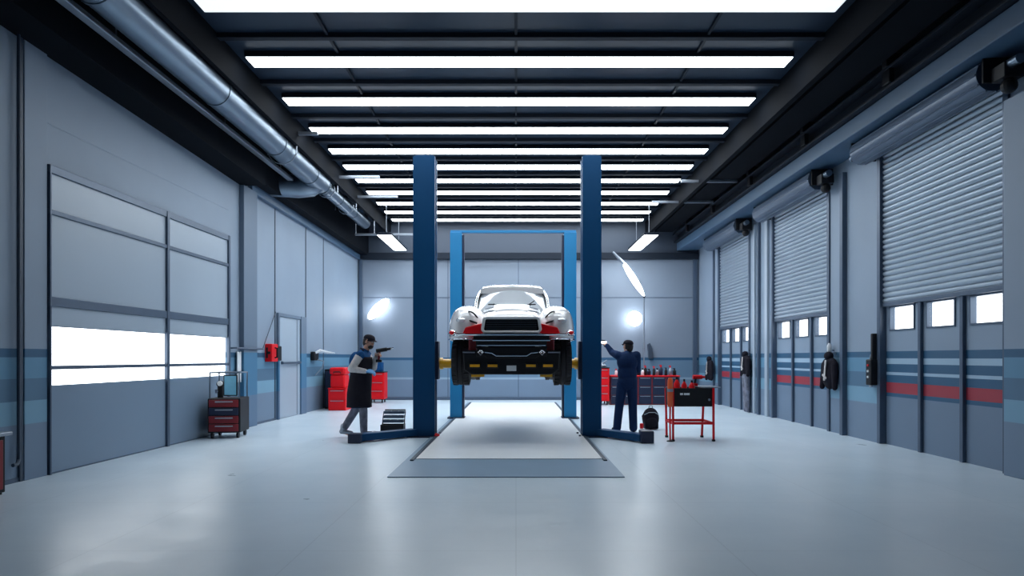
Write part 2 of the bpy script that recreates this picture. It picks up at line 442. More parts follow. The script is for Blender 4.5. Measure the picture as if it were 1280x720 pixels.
# beams high on the right
s = MB(); s.hexa([(5.50, YF, 5.09), (6.05, YF, 5.12), (6.22, YB, 5.12), (5.50, YB, 5.09), (5.50, YF, 5.36), (6.05, YF, 5.36), (6.22, YB, 5.36), (5.50, YB, 5.36)])
struct(s.build('trim_7', 'beam_blue', bevel=0.015), 'long blue-grey steel beam above the shutters', 'beam')
s = MB(); s.box(5.40, 5.72, YF, YB, 5.37, 5.41); s.box(5.53, 5.57, YF, YB, 5.41, 5.62); s.box(5.36, 5.74, YF, YB, 5.62, 5.66)
struct(s.build('trim_8', 'beam', bevel=0.006), 'dark steel I-beam above the blue-grey beam', 'beam')
s = MB(); s.box(4.75, 5.35, YF, YB, 5.75, ZC)
struct(s.build('trim_9', 'ceil_side'), 'black ceiling soffit on the right side', 'ceiling trim')
for q, yb in enumerate((9.3, 12.0, 14.8, 17.6, 20.2)):
    s = MB(); s.box(5.35, 6.1, yb-0.06, yb+0.06, 5.66, 5.85); s.box(5.37, 5.45, yb-0.09, yb+0.09, 5.42, 5.63)
    struct(s.build('trim_%d' % (10+q), 'black', bevel=0.01), 'dark bracket tying the I-beam to the right wall', 'beam bracket')

# ------------------------------------------------------------------ left wall
root = thing('window_1', 'large gridded glazed bay with a bright window band on the left wall', 'window', WL.p((yl0+yl1)/2, 0, 0), kind='structure')
ym = WL.Y(207)
bw = 0.07
# frame bars
for (za, zb) in ((3.74, 3.84), (3.23, 3.29), (2.09, 2.21), (1.30, 1.35)):
    s = MB(); WL.box(s, yl0, yl1, 0.0, 0.045, za, zb); s.build('frame_rail', 'alu', root, w=True, bevel=0.006)
for yv, wd in ((yl0+0.02, 0.03), (ym, bw), (yl1-0.03, bw)):
    s = MB(); WL.box(s, yv-wd/2, yv+wd/2, 0.0, 0.055, 0, 3.84); s.build('frame_stile', 'alu', root, w=True, bevel=0.006)
for (za, zb, mm) in ((3.29, 3.74, 'panel'), (2.21, 3.23, 'panel'), (1.85, 2.09, 'panel'), (0.02, 1.09, 'panel_low')):
    for (a, b) in ((yl0+0.04, ym-bw/2), (ym+bw/2, yl1-0.065)):
        s = MB(); WL.box(s, a, b, 0.0, 0.02, za, zb); s.build('infill_panel', mm, root, w=True)
for (a, b) in ((yl0+0.03, ym-bw/2), (ym+bw/2, yl1-0.06)):
    s = MB(); WL.box(s, a, b, -0.04, -0.03, 1.10, 1.84); s.build('window_pane', 'glass', root, w=True)
wall_strip(WL, 24, 0.05, 0.03, 0, 5.25, 'seam', 20, 'dark vertical joint at the near left')
wall_strip(WL, 343.5, 0.04, 0.012, 0, 4.9, 'seam', 21, 'vertical joint beside the grey side door')
wall_strip(WL, 404, 0.04, 0.012, 0, 4.85, 'seam', 22, 'vertical joint between the side door and the red cabinets')
wall_strip(WL, 382, 0.05, 0.012, 2.3, 4.87, 'seam', 23, 'vertical joint above the side door')
s = MB(); s.box(-4.36, -4.28, YF, YB, 5.62, ZC)  # girder added to shade the upper left wall from the strips
struct(s.build('trim_19', 'ceil_side'), 'black lengthwise girder left of the light strips', 'ceiling beam')
s = MB(); s.box(4.42, 4.52, YF, YB, 5.60, ZC)  # added likewise, keeps strip light off the upper right wall
struct(s.build('trim_18', 'ceil_side'), 'black lengthwise girder right of the light strips', 'ceiling beam')
y0, y1 = WL.Y(299), WL.Y(316)
s = MB(); WL.box(s, y0, y1, 0, 0.10, 0, 4.98); struct(s.build('trim_24', 'pillar', bevel=0.01), 'blue-grey pilaster beyond the glazed bay', 'pilaster')
y0 = WL.Y(57)
s = MB(); WL.box(s, WL.Y(25)+0.03, y0-0.01, 0, 0.03, 0, 5.2); struct(s.build('trim_25', 'wall', bevel=0.006), 'painted flat pilaster at the near left', 'pilaster')
# horizontal joints
for q, z in enumerate((4.35,)):
    s = MB(); WL.box(s, WL.Y(57), yl1, 0, 0.006, z, z+0.012); struct(s.build('trim_26', 'panel_low'), 'fine horizontal joint above the glazed bay', 'trim')
# bulkhead along the top of the left wall
s = MB()
def zt(Y): return 5.27-(Y-7.45)*(5.27-4.98)/5.7 if Y < 13.15 else 4.98-(Y-13.15)*(0.19)/8.75
WL.box(s, YF, 13.15, 0.0, 0.50, 5.55, ZC, 4.98+0.0, ZC)
struct(s.build('trim_27', 'ceil_side'), 'dark bulkhead along the top of the left wall', 'ceiling trim')
s = MB(); WL.box(s, 13.15, YB, 0.0, 0.35, 5.12, ZC, 4.95, ZC)
struct(s.build('trim_28', 'ceil_side'), 'dark bulkhead along the far top of the left wall', 'ceiling trim')
s = MB(); WL.box(s, 13.45, YB, 0.0, 0.10, 4.93, 5.12, 4.78, 4.95)
struct(s.build('trim_29', 'beam_blue', bevel=0.01), 'blue-grey rail under the far bulkhead', 'trim')

# grey side door
ya, yb = WL.Y(347), WL.Y(378)
root = thing('door_4', 'plain grey side door in the left wall', 'door', WL.p((ya+yb)/2, 0, 0), kind='structure')
s = MB(); WL.box(s, ya, yb-0.25, 0.0, 0.03, 0.01, 2.42); s.build('door_leaf', 'panel', root, w=True, bevel=0.006)
s = MB(); WL.box(s, ya-0.08, ya, 0, 0.06, 0, 2.50); WL.box(s, yb-0.25, yb+0.12, 0, 0.07, 0, 2.50); WL.box(s, ya, yb-0.25, 0, 0.06, 2.42, 2.50)
s.build('door_frame', 'pillar', root, w=True, bevel=0.006)
s = MB(); WL.box(s, ya+0.1, yb-0.33, 0.06, 0.10, 1.30, 1.35); WL.box(s, ya+0.12, ya+0.16, 0.03, 0.07, 1.29, 1.36); WL.box(s, yb-0.40, yb-0.36, 0.03, 0.07, 1.29, 1.36)
s.build('push_bar', 'alu', root, w=True, bevel=0.005)
s = MB(); WL.box(s, yb-0.47, yb-0.455, 0.03, 0.036, 0.02, 2.4); s.build('door_edge_strip', 'seam', root, w=True)

# back wall joints and header
for q, px in enumerate((648, 560, 736)):
    x = X_at(px, YB); s = MB(); s.box(x-0.012, x+0.012, YB-0.008, YB, 0, 4.8)
    struct(s.build('trim_%d' % (30+q), 'alu'), 'fine vertical joint in the back wall', 'trim')
s = MB(); s.box(-5.36, 6.2, YB-0.008, YB, 3.49, 3.515); struct(s.build('trim_33', 'alu'), 'fine horizontal joint across the back wall', 'trim')
s = MB(); s.box(-5.36, 6.2, YB-0.16, YB, 4.80, 5.02); struct(s.build('trim_34', 'beam', bevel=0.01), 'dark header beam across the back wall', 'beam')
s = MB(); s.box(-5.36, 6.2, YB-0.03, YB, 0, 0.1); struct(s.build('baseboard_back', 'alu', bevel=0.005), 'dark skirting along the back wall', 'baseboard')
s = MB(); WL.box(s, YF, WL.Y(343), 0, 0.035 if False else 0.015, 0, 0.05); struct(s.build('baseboard_left', 'alu'), 'dark skirting along the left wall', 'baseboard')
for q, x in enumerate((-5.30, 6.10)):
    s = MB(); s.box(x-0.06, x+0.06, YB-0.10, YB, 0, 4.8)
    struct(s.build('trim_%d' % (35+q), 'alu', bevel=0.006), ['corner strip at the left end of the back wall', 'corner strip at the right end of the back wall'][q], 'trim')

# ceiling grid
q = 40
for Y in (7.4, 9.2, 10.75, 12.25, 13.6, 14.85, 16.05, 17.25, 18.4, 19.6, 20.75):
    s = MB(); s.box(-4.9, 4.75, Y-0.05, Y+0.05, 6.03, ZC)
    struct(s.build('trim_%d' % q, 'beam'), 'dark cross beam between two light strips', 'ceiling beam'); q += 1
for x in (-2.7, 0.0, 2.75):
    s = MB(); s.box(x-0.02, x+0.02, YF, YB, 6.06, ZC)
    struct(s.build('trim_%d' % q, 'beam'), 'thin lengthwise purlin under the ceiling', 'ceiling beam'); q += 1

# ------------------------------------------------------------------ ceiling lights
LY = [8.27, 9.87, 11.40, 12.85, 14.15, 15.32, 16.5, 17.7, 18.95, 20.1, 21.2]
place = ['first', 'second', 'third', 'fourth', 'fifth', 'sixth', 'seventh', 'eighth', 'ninth', 'tenth', 'eleventh']
root = thing('ceiling_light', 'x', 'ceiling light', (0.05, LY[0], 6.0), group='long white light strips across the ceiling')
s = MB(); s.box(-4.17, 4.17, -0.175, 0.175, 0.012, 0.09); s.build('housing', 'beam', root, bevel=0.01)
s = MB(); s.box(-4.15, 4.15, -0.16, 0.16, 0.0, 0.012); s.build('diffuser', 'light', root)
for i, Y in enumerate(LY):
    o = root if i == 0 else copy_tree(root)
    o.location = (0.05, Y, 6.0)
    for ch in [c_ for c_ in bpy.data.objects if c_.parent == o and c_.name.startswith('diffuser')]:
        ch.material_slots[0].link = 'OBJECT'; ch.material_slots[0].material = M['strip_%d' % i]   # output set per strip; the nearest are dimmed to darken the near walls
    if i == 0: o['label'] = 'widest white light strip, nearest and topmost on the ceiling'
    elif i == len(LY)-1: o['label'] = 'shortest white light strip, farthest back on the ceiling'
    else: o['label'] = 'long white light strip, %s row counted back from the top of the view' % place[i]
root = thing('panel_light', 'slanted white panel light near the back, left of the blue posts', 'ceiling light', (-3.85, 20.0, 5.02), group='two small panel lights near the back wall')
s = MB(); s.box(-0.22, 0.22, -1.35, 1.35, 0.012, 0.08); s.build('housing', 'beam', root, bevel=0.01)
s = MB(); s.box(-0.20, 0.20, -1.3, 1.3, 0, 0.012); s.build('diffuser', 'light', root)
for yy_ in (-1, 1):
    s = MB(); s.cyl((0, yy_, 0.08), (0, yy_, ZC-5.02), 0.008, n=8); s.build('hanger_rod', 'steel', root)
c = copy_tree(root); c.location = (3.95, 20.0, 5.02); c['label'] = 'slanted white panel light near the back, right of the blue posts'

# ------------------------------------------------------------------ ducts and pipe work on the left
DX, DZ = -4.60, 5.54
root = thing('air_duct', 'long round galvanised duct hanging under the ceiling on the left', 'duct', (DX, 11, DZ))
s = MB(); s.tube([(0, -12.9, 0), (0, 4.1, 0)], 0.235, 32)
for yv in (-7, -4, -1.2, 1.2, 3.2): s.tube([(0, yv-0.03, 0), (0, yv+0.03, 0)], 0.245, 32)
s.build('main_duct', 'galv', root, smooth=True)
s = MB(); s.cyl((0, 4.05, 0), (0, 4.4, 0), 0.25, 0.17, 28); s.build('reducer', 'galv', root, smooth=True)
s = MB(); s.tube([(0, 4.4, 0), (0, 8.5, 0)], 0.165, 24)
for yv in (5.5, 7.0): s.tube([(0, yv-0.03, 0), (0, yv+0.03, 0)], 0.175, 24)
s.build('narrow_duct', 'galv', root, smooth=True)
s = MB(); s.tube([(0, 3.9, -0.02), (-0.12, 3.75, -0.14), (-0.35, 3.55, -0.2), (-0.93, 3.4, -0.2)], [0.2, 0.24, 0.26, 0.26], 20)
s.build('branch_duct', 'galv', root, smooth=True)
root2 = thing('conduit_tray', 'pale cable tray running beside the round duct', 'cable tray', (DX-0.40, 11, DZ-0.12))
s = MB(); s.box(-0.06, 0.06, -12.9, 3.2, -0.05, 0.02); s.build('tray', 'steel', root2, bevel=0.01)
for yv in (-6, -3, 0, 2.6):
    s = MB(); s.cyl((0, yv, 0.02), (0, yv, ZC-DZ+0.12), 0.01, n=8); s.build('hanger_rod', 'steel', root2)
# horizontal cross pipes with drop rods carrying the duct
for i, (Y, x0, x1, zz) in enumerate([(12.6, -4.99, -3.9, 5.86), (15.5, -4.99, -3.3, 5.82), (17.3, -4.99, -3.2, 5.80), (19.5, -4.9, -3.0, 5.2)]):
    root3 = thing('duct_hanger', '', 'pipe hanger', (DX, Y, zz), group='steel hangers carrying the round duct')
    root3['label'] = ['steel cross rail with drop rods over the near part of the round duct', 'steel cross rail with drop rods at the duct elbow', 'steel cross rail with drop rod over the narrow duct', 'low steel cross rail at the far end of the duct'][i]
    s = MB(); s.box(x0-DX, x1-DX, -0.03, 0.03, -0.03, 0.03); s.build('cross_rail', 'steel', root3, bevel=0.005)
    for xx in (-0.28, 0.28):
        s = MB(); s.cyl((xx, 0, 0.03), (xx, 0, ZC-zz), 0.014, n=8)
        if zz > 5.5: s.cyl((xx, 0, -0.03), (xx, 0, DZ-zz-0.1), 0.014, n=8)
        s.build('drop_rod', 'steel', root3)
    if zz > 5.5:
        rr = 0.25 if Y < 15 else 0.18
        s = MB(); s.tube([(math.cos(a)*(rr+0.03), 0, DZ-zz+math.sin(a)*(rr+0.03)) for a in [2*PI*t/24 for t in range(24)]], 0.012, 6, closed=True)
        s.build('pipe_clamp', 'steel', root3)
# right side cross pipes
for i, (Y, x0, zz) in enumerate([(15.5, 4.0, 5.72), (17.4, 3.7, 5.68)]):
    o = MB().box(x0, 5.36, Y-0.03, Y+0.03, zz-0.03, zz+0.03).build('cross_rail', 'steel', origin=((x0+5.36)/2, Y, zz), bevel=0.005)
    tag(o, ['grey cross rail under the ceiling meeting the right I-beam, nearer one', 'grey cross rail under the ceiling meeting the right I-beam, farther one'][i], 'rail', 'cross rails on the right')

# ------------------------------------------------------------------ painted bay under the car
s = MB(); s.hexa([(-1.556, 7.73, 0.0), (1.314, 7.73, 0), (1.30, 20.5, 0), (-1.55, 20.5, 0), (-1.556, 7.73, 0.012), (1.314, 7.73, 0.012), (1.30, 20.5, 0.012), (-1.55, 20.5, 0.012)])
struct(s.build('floor_border', 'border'), 'blue-grey painted border of the service bay', 'floor panel')
s = MB(); s.box(-1.415, 1.22, 9.06, 20.4, 0.012, 0.022)
struct(s.build('floor_panel', 'bay'), 'shiny white floor panel beneath the raised car', 'floor panel')
for q, x in enumerate((-1.45, 1.245)):
    s = MB(); s.box(x-0.025, x+0.025, 8.9, 20.4, 0.012, 0.030)
    struct(s.build('trim_%d' % (60+q), 'seam'), ['dark channel along the left edge of the service bay', 'dark channel along the right edge of the service bay'][q], 'floor trim')

# ------------------------------------------------------------------ car lift posts
def lift_post(side, x0, x1, label):
    Y = 11.84; xc = (x0+x1)/2; h = 5.13; w = (x1-x0)/2
    root = thing('lift_post', label, 'car lift post', (xc, Y, 0), group='tall blue lift posts at the front of the car')
    i = 1 if side < 0 else -1        # direction towards the car
    # C-shaped column, opening towards the car
    t = 0.02
    poly = [(-w*i, -0.17), (w*i, -0.17), (w*i, -0.08), (w*i-t*i, -0.08), (w*i-t*i, -0.15), (-w*i+t*i, -0.15),
            (-w*i+t*i, 0.15), (w*i-t*i, 0.15), (w*i-t*i, 0.08), (w*i, 0.08), (w*i, 0.17), (-w*i, 0.17)]
    s = MB(); s.prism(poly, 'z', 0.02, h); s.build('column', 'blue', root, bevel=0.004)
    s = MB(); s.box(-w+0.03, w-0.03, -0.12, 0.12, h, h+0.03); s.build('top_cap', 'blue', root, bevel=0.006)
    s = MB(); s.box(-w-0.1, w+0.1, -0.28, 0.28, 0.0, 0.02)
    for a in (-w-0.05, w+0.05):
        for b in (-0.22, 0.22): s.cyl((a, b, 0.02), (a, b, 0.045), 0.022, n=6)
    s.build('base_plate', 'navy', root, bevel=0.003)
    s = MB(); s.box(i*(w-0.07), i*(w-0.025), -0.14, 0.14, 0.03, h-0.03); s.build('inner_rail', 'navy', root)
    s = MB(); s.cyl((i*(w-0.012), -0.1, 0.3), (i*(w-0.012), -0.1, h-0.1), 0.008, n=8)
    s.build('lift_cable', 'red_dark', root)
    s = MB(); s.box(i*(w-0.02), i*(w+0.06), -0.11, 0.11, 1.05, 1.75); cr = s.build('carriage', 'navy', root, bevel=0.01)
    # arm that carries the chassis
    k = 0.92 if side < 0 else 0.78
    s = MB(); s.cyl((i*(w+0.05), 0.05, 1.34), (i*(w+0.38*k), 0.10, 1.34), 0.085, n=20); s.cyl((i*(w+0.06), 0.05, 1.34), (i*(w+0.12), 0.06, 1.34), 0.11, n=20)
    s.build('arm_sleeve', 'yellow', root, smooth=True)
    s = MB(); s.bar((i*(w+0.36*k), 0.10, 1.30), (i*(w+0.62*k), 0.20, 1.12), 0.09, 0.09); s.bar((i*(w+0.60*k), 0.2, 1.12), (i*(w+0.95*k), 0.3, 1.12), 0.09, 0.07)
    s.build('arm_extension', 'yellow', root, bevel=0.008)
    s = MB(); s.cyl((i*(w+0.88*k), 0.29, 1.155), (i*(w+0.88*k), 0.29, 1.218), 0.07, n=20); s.build('lift_pad', 'rubber', root, smooth=True)
    # floor outrigger reaching outwards and forwards
    ox = -i
    s = MB(); s.bar((ox*(w-0.02), -0.1, 0.085), (ox*(w+0.85 if side < 0 else w+0.62), -0.90, 0.085), 0.20, 0.125); s.build('outrigger', 'blue', root, bevel=0.012)
    e = Vector((ox*(w+0.85 if side < 0 else w+0.66), -0.95, 0))
    s = MB(); s.box(e.x-0.11, e.x+0.11, e.y-0.10, e.y+0.13, 0.0, 0.16 if side < 0 else 0.21); s.build('outrigger_foot', 'navy', root, bevel=0.012)
    if side < 0:
        s = MB(); s.tube([(i*(w+0.02), -0.2, 0.06), (i*(w+0.08), -0.26, 0.05), (i*(w+0.02), -0.32, 0.05)], 0.02, 8); s.build('air_coupling', 'red', root, smooth=True)
    return root
lift_post(-1, -1.88, -1.48, 'tall blue lift post left of the car')
lift_post(1, 1.21, 1.56, 'tall blue lift post right of the car')
Y = 15.26
root = thing('lift_gantry', 'paler blue two-post lift frame with thin top bar behind the car', 'car lift', (-0.06, Y, 0))
for x0, x1 in ((-1.50, -1.22), (1.20, 1.49)):
    s = MB(); s.box(x0, x1, -0.14, 0.14, 0.02, 4.42); s.build('column', 'blue_lite', root, bevel=0.01)
    s = MB(); s.box(x0-0.06, x1+0.06, -0.2, 0.2, 0.012, 0.04); s.build('base_plate', 'navy', root, bevel=0.004)
    xi = x1 if x0 < 0 else x0
    s = MB(); sg = 1 if x0 < 0 else -1
    s.box(xi, xi+sg*0.05, -0.10, 0.10, 0.05, 4.35); s.build('inner_rail', 'navy', root)
s = MB(); s.box(-1.5, 1.49, -0.05, 0.05, 4.42, 4.48); s.build('top_bar', 'blue_lite', root, bevel=0.006)

# ------------------------------------------------------------------ the car
def sgnpow(v, e): return math.copysign(abs(v)**e, v)
car = thing('car', 'silver-white classic car raised high on the blue lift, seen from the front', 'car', (-0.075, 12.6, 0.97))
def part(mb, name, m, parent=car, **kw): return mb.build(name, m, parent, **kw)
# chassis
s = MB()
for x in (-0.58, 0.58): s.box(x-0.06, x+0.06, -1.75, 2.0, 0.25, 0.40)
for yv in (-1.5, -0.6, 0.4, 1.4): s.box(-0.54, 0.54, yv-0.06, yv+0.06, 0.27, 0.38)
s.box(-0.5, 0.5, -0.5, 0.5, 0.30, 0.36)
part(s, 'chassis', 'black', bevel=0.01)
s = MB(); s.box(-0.40, 0.40, -1.7, -0.7, 0.38, 0.95); part(s, 'engine_block', 'black', bevel=0.03)
# wheels
def wheel(x, y):
    sg = 1 if x > 0 else -1
    w_ = 0.15
    pr = [(-w_+0.02, 0.22), (-w_, 0.26), (-w_, 0.36), (-w_+0.04, 0.395), (-0.05, 0.40), (-0.045, 0.385), (-0.035, 0.385), (-0.03, 0.402),
          (0.03, 0.402), (0.035, 0.385), (0.045, 0.385), (0.05, 0.40), (w_-0.04, 0.395), (w_, 0.36), (w_, 0.26), (w_-0.02, 0.22)]
    s = MB(); s.lathe((x, y, 0.40), 'x', pr, 48)
    for k in range(28):
        th = 2*PI*k/28
        for xx, ph in ((-0.10, 0), (0.10, PI/28)):
            c = Vector((x+xx, y+math.cos(th+ph)*0.392, 0.40+math.sin(th+ph)*0.392))
            t = Vector((0, -math.sin(th+ph), math.cos(th+ph)))
            s.bar(c-t*0.025, c+t*0.025, 0.075, 0.03)
    t = part(s, 'wheel', 'rubber', smooth=True)
    s = MB(); s.lathe((x, y, 0.40), 'x', [(-0.10, 0.215), (-0.10, 0.2), (sg*0.06, 0.19), (sg*0.10, 0.06), (sg*0.13, 0.05)] if sg > 0 else [(0.10, 0.215), (0.10, 0.2), (-0.06, 0.19), (-0.10, 0.06), (-0.13, 0.05)], 32)
    part(s, 'rim', 'chrome', t, smooth=True)
for x in (-0.88, 0.88):
    wheel(x, -1.35); wheel(x*0.97, 1.35)
for yv in (-1.35, 1.35):
    s = MB(); s.cyl((-0.75, yv, 0.40), (0.75, yv, 0.40), 0.045, n=14); s.ball((0.1, yv, 0.40), (0.14, 0.14, 0.12), 14)
    part(s, 'axle', 'black', smooth=True)
    for x in (-0.52, 0.52):
        s = MB(); s.cyl((x, yv-0.10, 0.30), (x, yv-0.05, 0.85), 0.04, n=12)
        s.tube([(x+0.06*math.cos(t*0.8), yv-0.08+0.06*math.sin(t*0.8), 0.42+t*0.008) for t in range(48)], 0.011, 6)
        part(s, 'shock_absorber', 'steel', smooth=True)
# fenders
def half_ellipsoid(cx, cy, cz, rx, ry, rz, e1=0.75, e2=0.8, zlow=-0.25):
    def fn(u, v):
        th = -PI+2*PI*u; ph = zlow+(PI/2-zlow)*v
        return (cx+rx*sgnpow(math.cos(th), e2)*sgnpow(math.cos(ph), e1), cy+ry*sgnpow(math.sin(th), e2)*sgnpow(math.cos(ph), e1), cz+rz*sgnpow(math.sin(ph), e1))
    return fn
for sg in (-1, 1):
    s = MB(); s.grid(half_ellipsoid(sg*0.76, -1.35, 0.85, 0.325, 0.66, 0.53, zlow=-0.06), 48, 20)
    fe = part(s, 'front_fender', 'silver', smooth=True, solid=0.012)
    s = MB(); s.tube([(sg*0.76+0.33*sgnpow(math.cos(a), 0.8), -1.35+0.665*sgnpow(math.sin(a), 0.8), 0.79) for a in [2*PI*t/40 for t in range(40)]], 0.014, 8, closed=True)
    part(s, 'fender_trim', 'chrome', fe, smooth=True)
    s = MB(); s.tube([(sg*(0.55+0.02*t), -1.93+abs(t-5)**2*0.006-0.012, 1.17+0.012*t-0.0022*(t-5)**2) for t in range(11)], 0.013, 8)
    s.tube([(sg*(0.57+0.035*t), -1.985+0.0009*t**3*0.6, 1.05+0.012*t) for t in range(10)], 0.016, 8)
    part(s, 'fender_strake', 'black', fe, smooth=True)
    s = MB(); s.grid(half_ellipsoid(sg*0.74, 1.38, 0.80, 0.30, 0.66, 0.50), 40, 16)
    part(s, 'rear_fender', 'silver', smooth=True, solid=0.012)
    # head lamp: chrome bezel, reflector and lens
    rot = Matrix.Rotation(sg*0.35, 4, 'Z')
    s = MB(); s.ball((sg*0.80, -1.80, 1.10), (0.125, 0.20, 0.075), 24, rot)
    hl = part(s, 'headlamp', 'chrome', smooth=True)
    s = MB(); s.ball((sg*0.815, -1.865, 1.10), (0.10, 0.155, 0.055), 24, rot)
    part(s, 'lens', 'glass_car', hl, smooth=True)
    # red inner panel beside the grille
    s = MB(); s.hexa([(sg*0.46, -2.10, 0.81), (sg*0.82, -2.06, 0.84), (sg*0.82, -1.75, 0.84), (sg*0.46, -1.75, 0.81),
                      (sg*0.46, -2.08, 1.05), (sg*0.76, -2.05, 0.98), (sg*0.76, -1.75, 0.98), (sg*0.46, -1.75, 1.05)])
    part(s, 'nose_side_panel', 'red', bevel=0.015)
    s = MB(); s.ball((sg*0.97, -2.0, 0.89), (0.075, 0.10, 0.055), 18)
    ml = part(s, 'marker_lamp', 'chrome', smooth=True)
    s = MB(); s.ball((sg*0.98, -2.05, 0.89), (0.05, 0.07, 0.036), 16); part(s, 'lens', 'red', ml, smooth=True)
    s = MB(); s.box(sg*0.52, sg*0.72, -1.9, -0.8, 0.42, 0.84); part(s, 'wheel_well', 'red_dark', bevel=0.03)
    s = MB(); s.box(sg*0.70, sg*0.98, -0.62, 0.70, 0.42, 0.50); part(s, 'running_board', 'black', bevel=0.02)
# lofted shells
def loft(secs, n=28, cap=True):
    s = MB(); rings = []
    for (y, w_, zb, zt_, e) in secs:
        rings.append([s.bm.verts.new((w_*sgnpow(math.cos(PI*k/n), e), y, zb+(zt_-zb)*sgnpow(math.sin(PI*k/n), e))) for k in range(n+1)])
    for A, B in zip(rings, rings[1:]):
        for k in range(n): s.bm.faces.new((A[k], A[k+1], B[k+1], B[k]))
        s.bm.faces.new((A[0], B[0], B[n], A[n]))
    if cap: s.bm.faces.new(rings[0]); s.bm.faces.new(list(reversed(rings[-1])))
    return s
part(loft([(-2.04, 0.43, 0.88, 1.10, .45), (-2.0, 0.455, 0.86, 1.19, .45), (-1.9, 0.47, 0.86, 1.25, .45), (-1.6, 0.50, 0.86, 1.34, .45), (-1.2, 0.54, 0.86, 1.40, .45), (-0.85, 0.60, 0.86, 1.43, .45), (-0.70, 0.63, 0.86, 1.43, .45)]), 'hood', 'silver', smooth=True)
hs = loft([(-1.86, 0.30, 1.22, 1.262, .5), (-1.78, 0.33, 1.22, 1.335, .5), (-1.4, 0.35, 1.3, 1.415, .5), (-0.95, 0.36, 1.38, 1.46, .5), (-0.85, 0.34, 1.40, 1.45, .5)])
hsc = part(hs, 'hood_scoop', 'silver', smooth=True)
s = MB(); s.box(-0.27, 0.27, -1.872, -1.84, 1.235, 1.262); part(s, 'scoop_opening', 'black', hsc)
for zz, yy2 in ((1.285, -1.80), (1.36, -1.60)):
    s = MB(); s.tube([(-0.46+0.092*t, yy2-0.03*math.sin(PI*t/10), zz-0.05+0.05*math.sin(PI*t/10)**0.5) for t in range(11)], 0.012, 6); part(s, 'hood_crease', 'steel', hsc, smooth=True)
part(loft([(-0.78, 0.70, 0.42, 1.36, .35), (-0.3, 0.80, 0.42, 1.34, .3), (0.5, 0.82, 0.42, 1.34, .3), (1.2, 0.74, 0.42, 1.36, .35), (1.8, 0.62, 0.46, 1.26, .4), (2.05, 0.48, 0.55, 1.05, .5)]), 'body_shell', 'silver', smooth=True)
# cabin: windscreen, roof and its chrome arch
def scr(u, v):
    a = (u-0.5)*2
    wv = 0.665-0.045*v**2
    return (a*wv*(1 if v < .8 else 1-0.06*(v-.8)/.2), -0.80+0.45*v+0.14*a*a, 1.36+0.455*v-0.03*a*a-(0.05*abs(a)**6 if v > .9 else 0))
s = MB(); s.grid(scr, 20, 10); part(s, 'windscreen', 'glass_car', smooth=True, solid=0.008)
part(loft([(-0.40, 0.60, 1.70, 1.825, .42), (-0.30, 0.615, 1.70, 1.865, .42), (0.0, 0.61, 1.70, 1.885, .42), (0.6, 0.61, 1.70, 1.88, .42), (1.0, 0.58, 1.66, 1.83, .42)]), 'roof', 'silver', smooth=True)
s = MB(); s.grid(lambda u, v: ((u-.5)*2*(0.62-0.05*v), 1.50-0.52*v, 1.30+0.44*v), 12, 6); part(s, 'rear_window', 'glass_car', smooth=True, solid=0.008)
arch = []
for t in range(33):
    a = PI*t/32
    xx = 0.68*sgnpow(math.cos(a), 0.42); zz = 1.34+0.50*sgnpow(math.sin(a), 0.45)
    if zz > 1.5: xx *= 1-0.055*(zz-1.5)/0.34
    arch.append((xx, -0.80+0.46*(zz-1.34)/0.5+0.12*(xx/0.66)**2, zz))
s = MB(); s.tube(arch, 0.033, 10); part(s, 'windscreen_frame', 'chrome', smooth=True)
s = MB(); s.tube([(x*0.955, y-0.012, z-0.028) for x, y, z in arch], 0.010, 8); part(s, 'windscreen_seal', 'black', smooth=True)
for sg in (-1, 1):
    s = MB(); s.face([(sg*0.66, -0.62, 1.36), (sg*0.60, -0.20, 1.76), (sg*0.60, 0.85, 1.76), (sg*0.66, 1.35, 1.34)]); part(s, 'side_window', 'glass_car', solid=0.008)
    s = MB(); s.tube([(sg*0.58, 0.85, 1.78), (sg*0.67, 1.4, 1.34)], 0.03, 8); part(s, 'rear_pillar', 'silver', smooth=True)
    s = MB(); s.tube([(sg*0.60, 0.25, 1.76), (sg*0.69, 0.25, 1.33)], 0.02, 8); part(s, 'centre_pillar', 'silver', smooth=True)
    s = MB(); s.tube([(sg*0.12, -0.83, 1.395), (sg*0.34, -0.80, 1.47)] if sg < 0 else [(0.22, -0.83, 1.395), (0.42, -0.80, 1.53)], 0.010, 6)
    s.box(sg*0.20, sg*0.44, -0.80, -0.785, 1.45, 1.47); part(s, 'wiper', 'black')
s = MB(); s.ball((0.20, -0.36, 1.70), (0.09, 0.02, 0.035), 12); s.tube([(0.20, -0.36, 1.70), (0.2, -0.30, 1.76)], 0.008, 6)
part(s, 'rear_view_mirror', 'black', smooth=True)
# grille
def rrect(hw, z0, z1, r, y, n=6, taper=0.0):
    pts = []
    for cx, cz, a0 in ((hw-r, z1-r, 0), (-hw+r, z1-r, PI/2), (-hw+r+taper, z0+r, PI), (hw-r-taper, z0+r, 3*PI/2)):
        for k in range(n+1):
            a = a0+PI/2*k/n; pts.append((cx+r*math.cos(a), y, cz+r*math.sin(a)))
    return pts
s = MB(); s.tube(rrect(0.455, 0.90, 1.135, 0.05, -2.075, taper=-0.02), 0.026, 10, closed=True); gf = part(s, 'grille_frame', 'silver', smooth=True)
s = MB(); s.prism([(x, z) for x, y, z in rrect(0.44, 0.91, 1.12, 0.04, 0, taper=-0.015)], 'y', -2.065, -2.03)
gr = part(s, 'grille', 'black')
s = MB()
for k in range(5): s.box(-0.42, 0.42, -2.075, -2.066, 0.945+k*0.038, 0.952+k*0.038)
part(s, 'grille_bars', 'seam', gr)
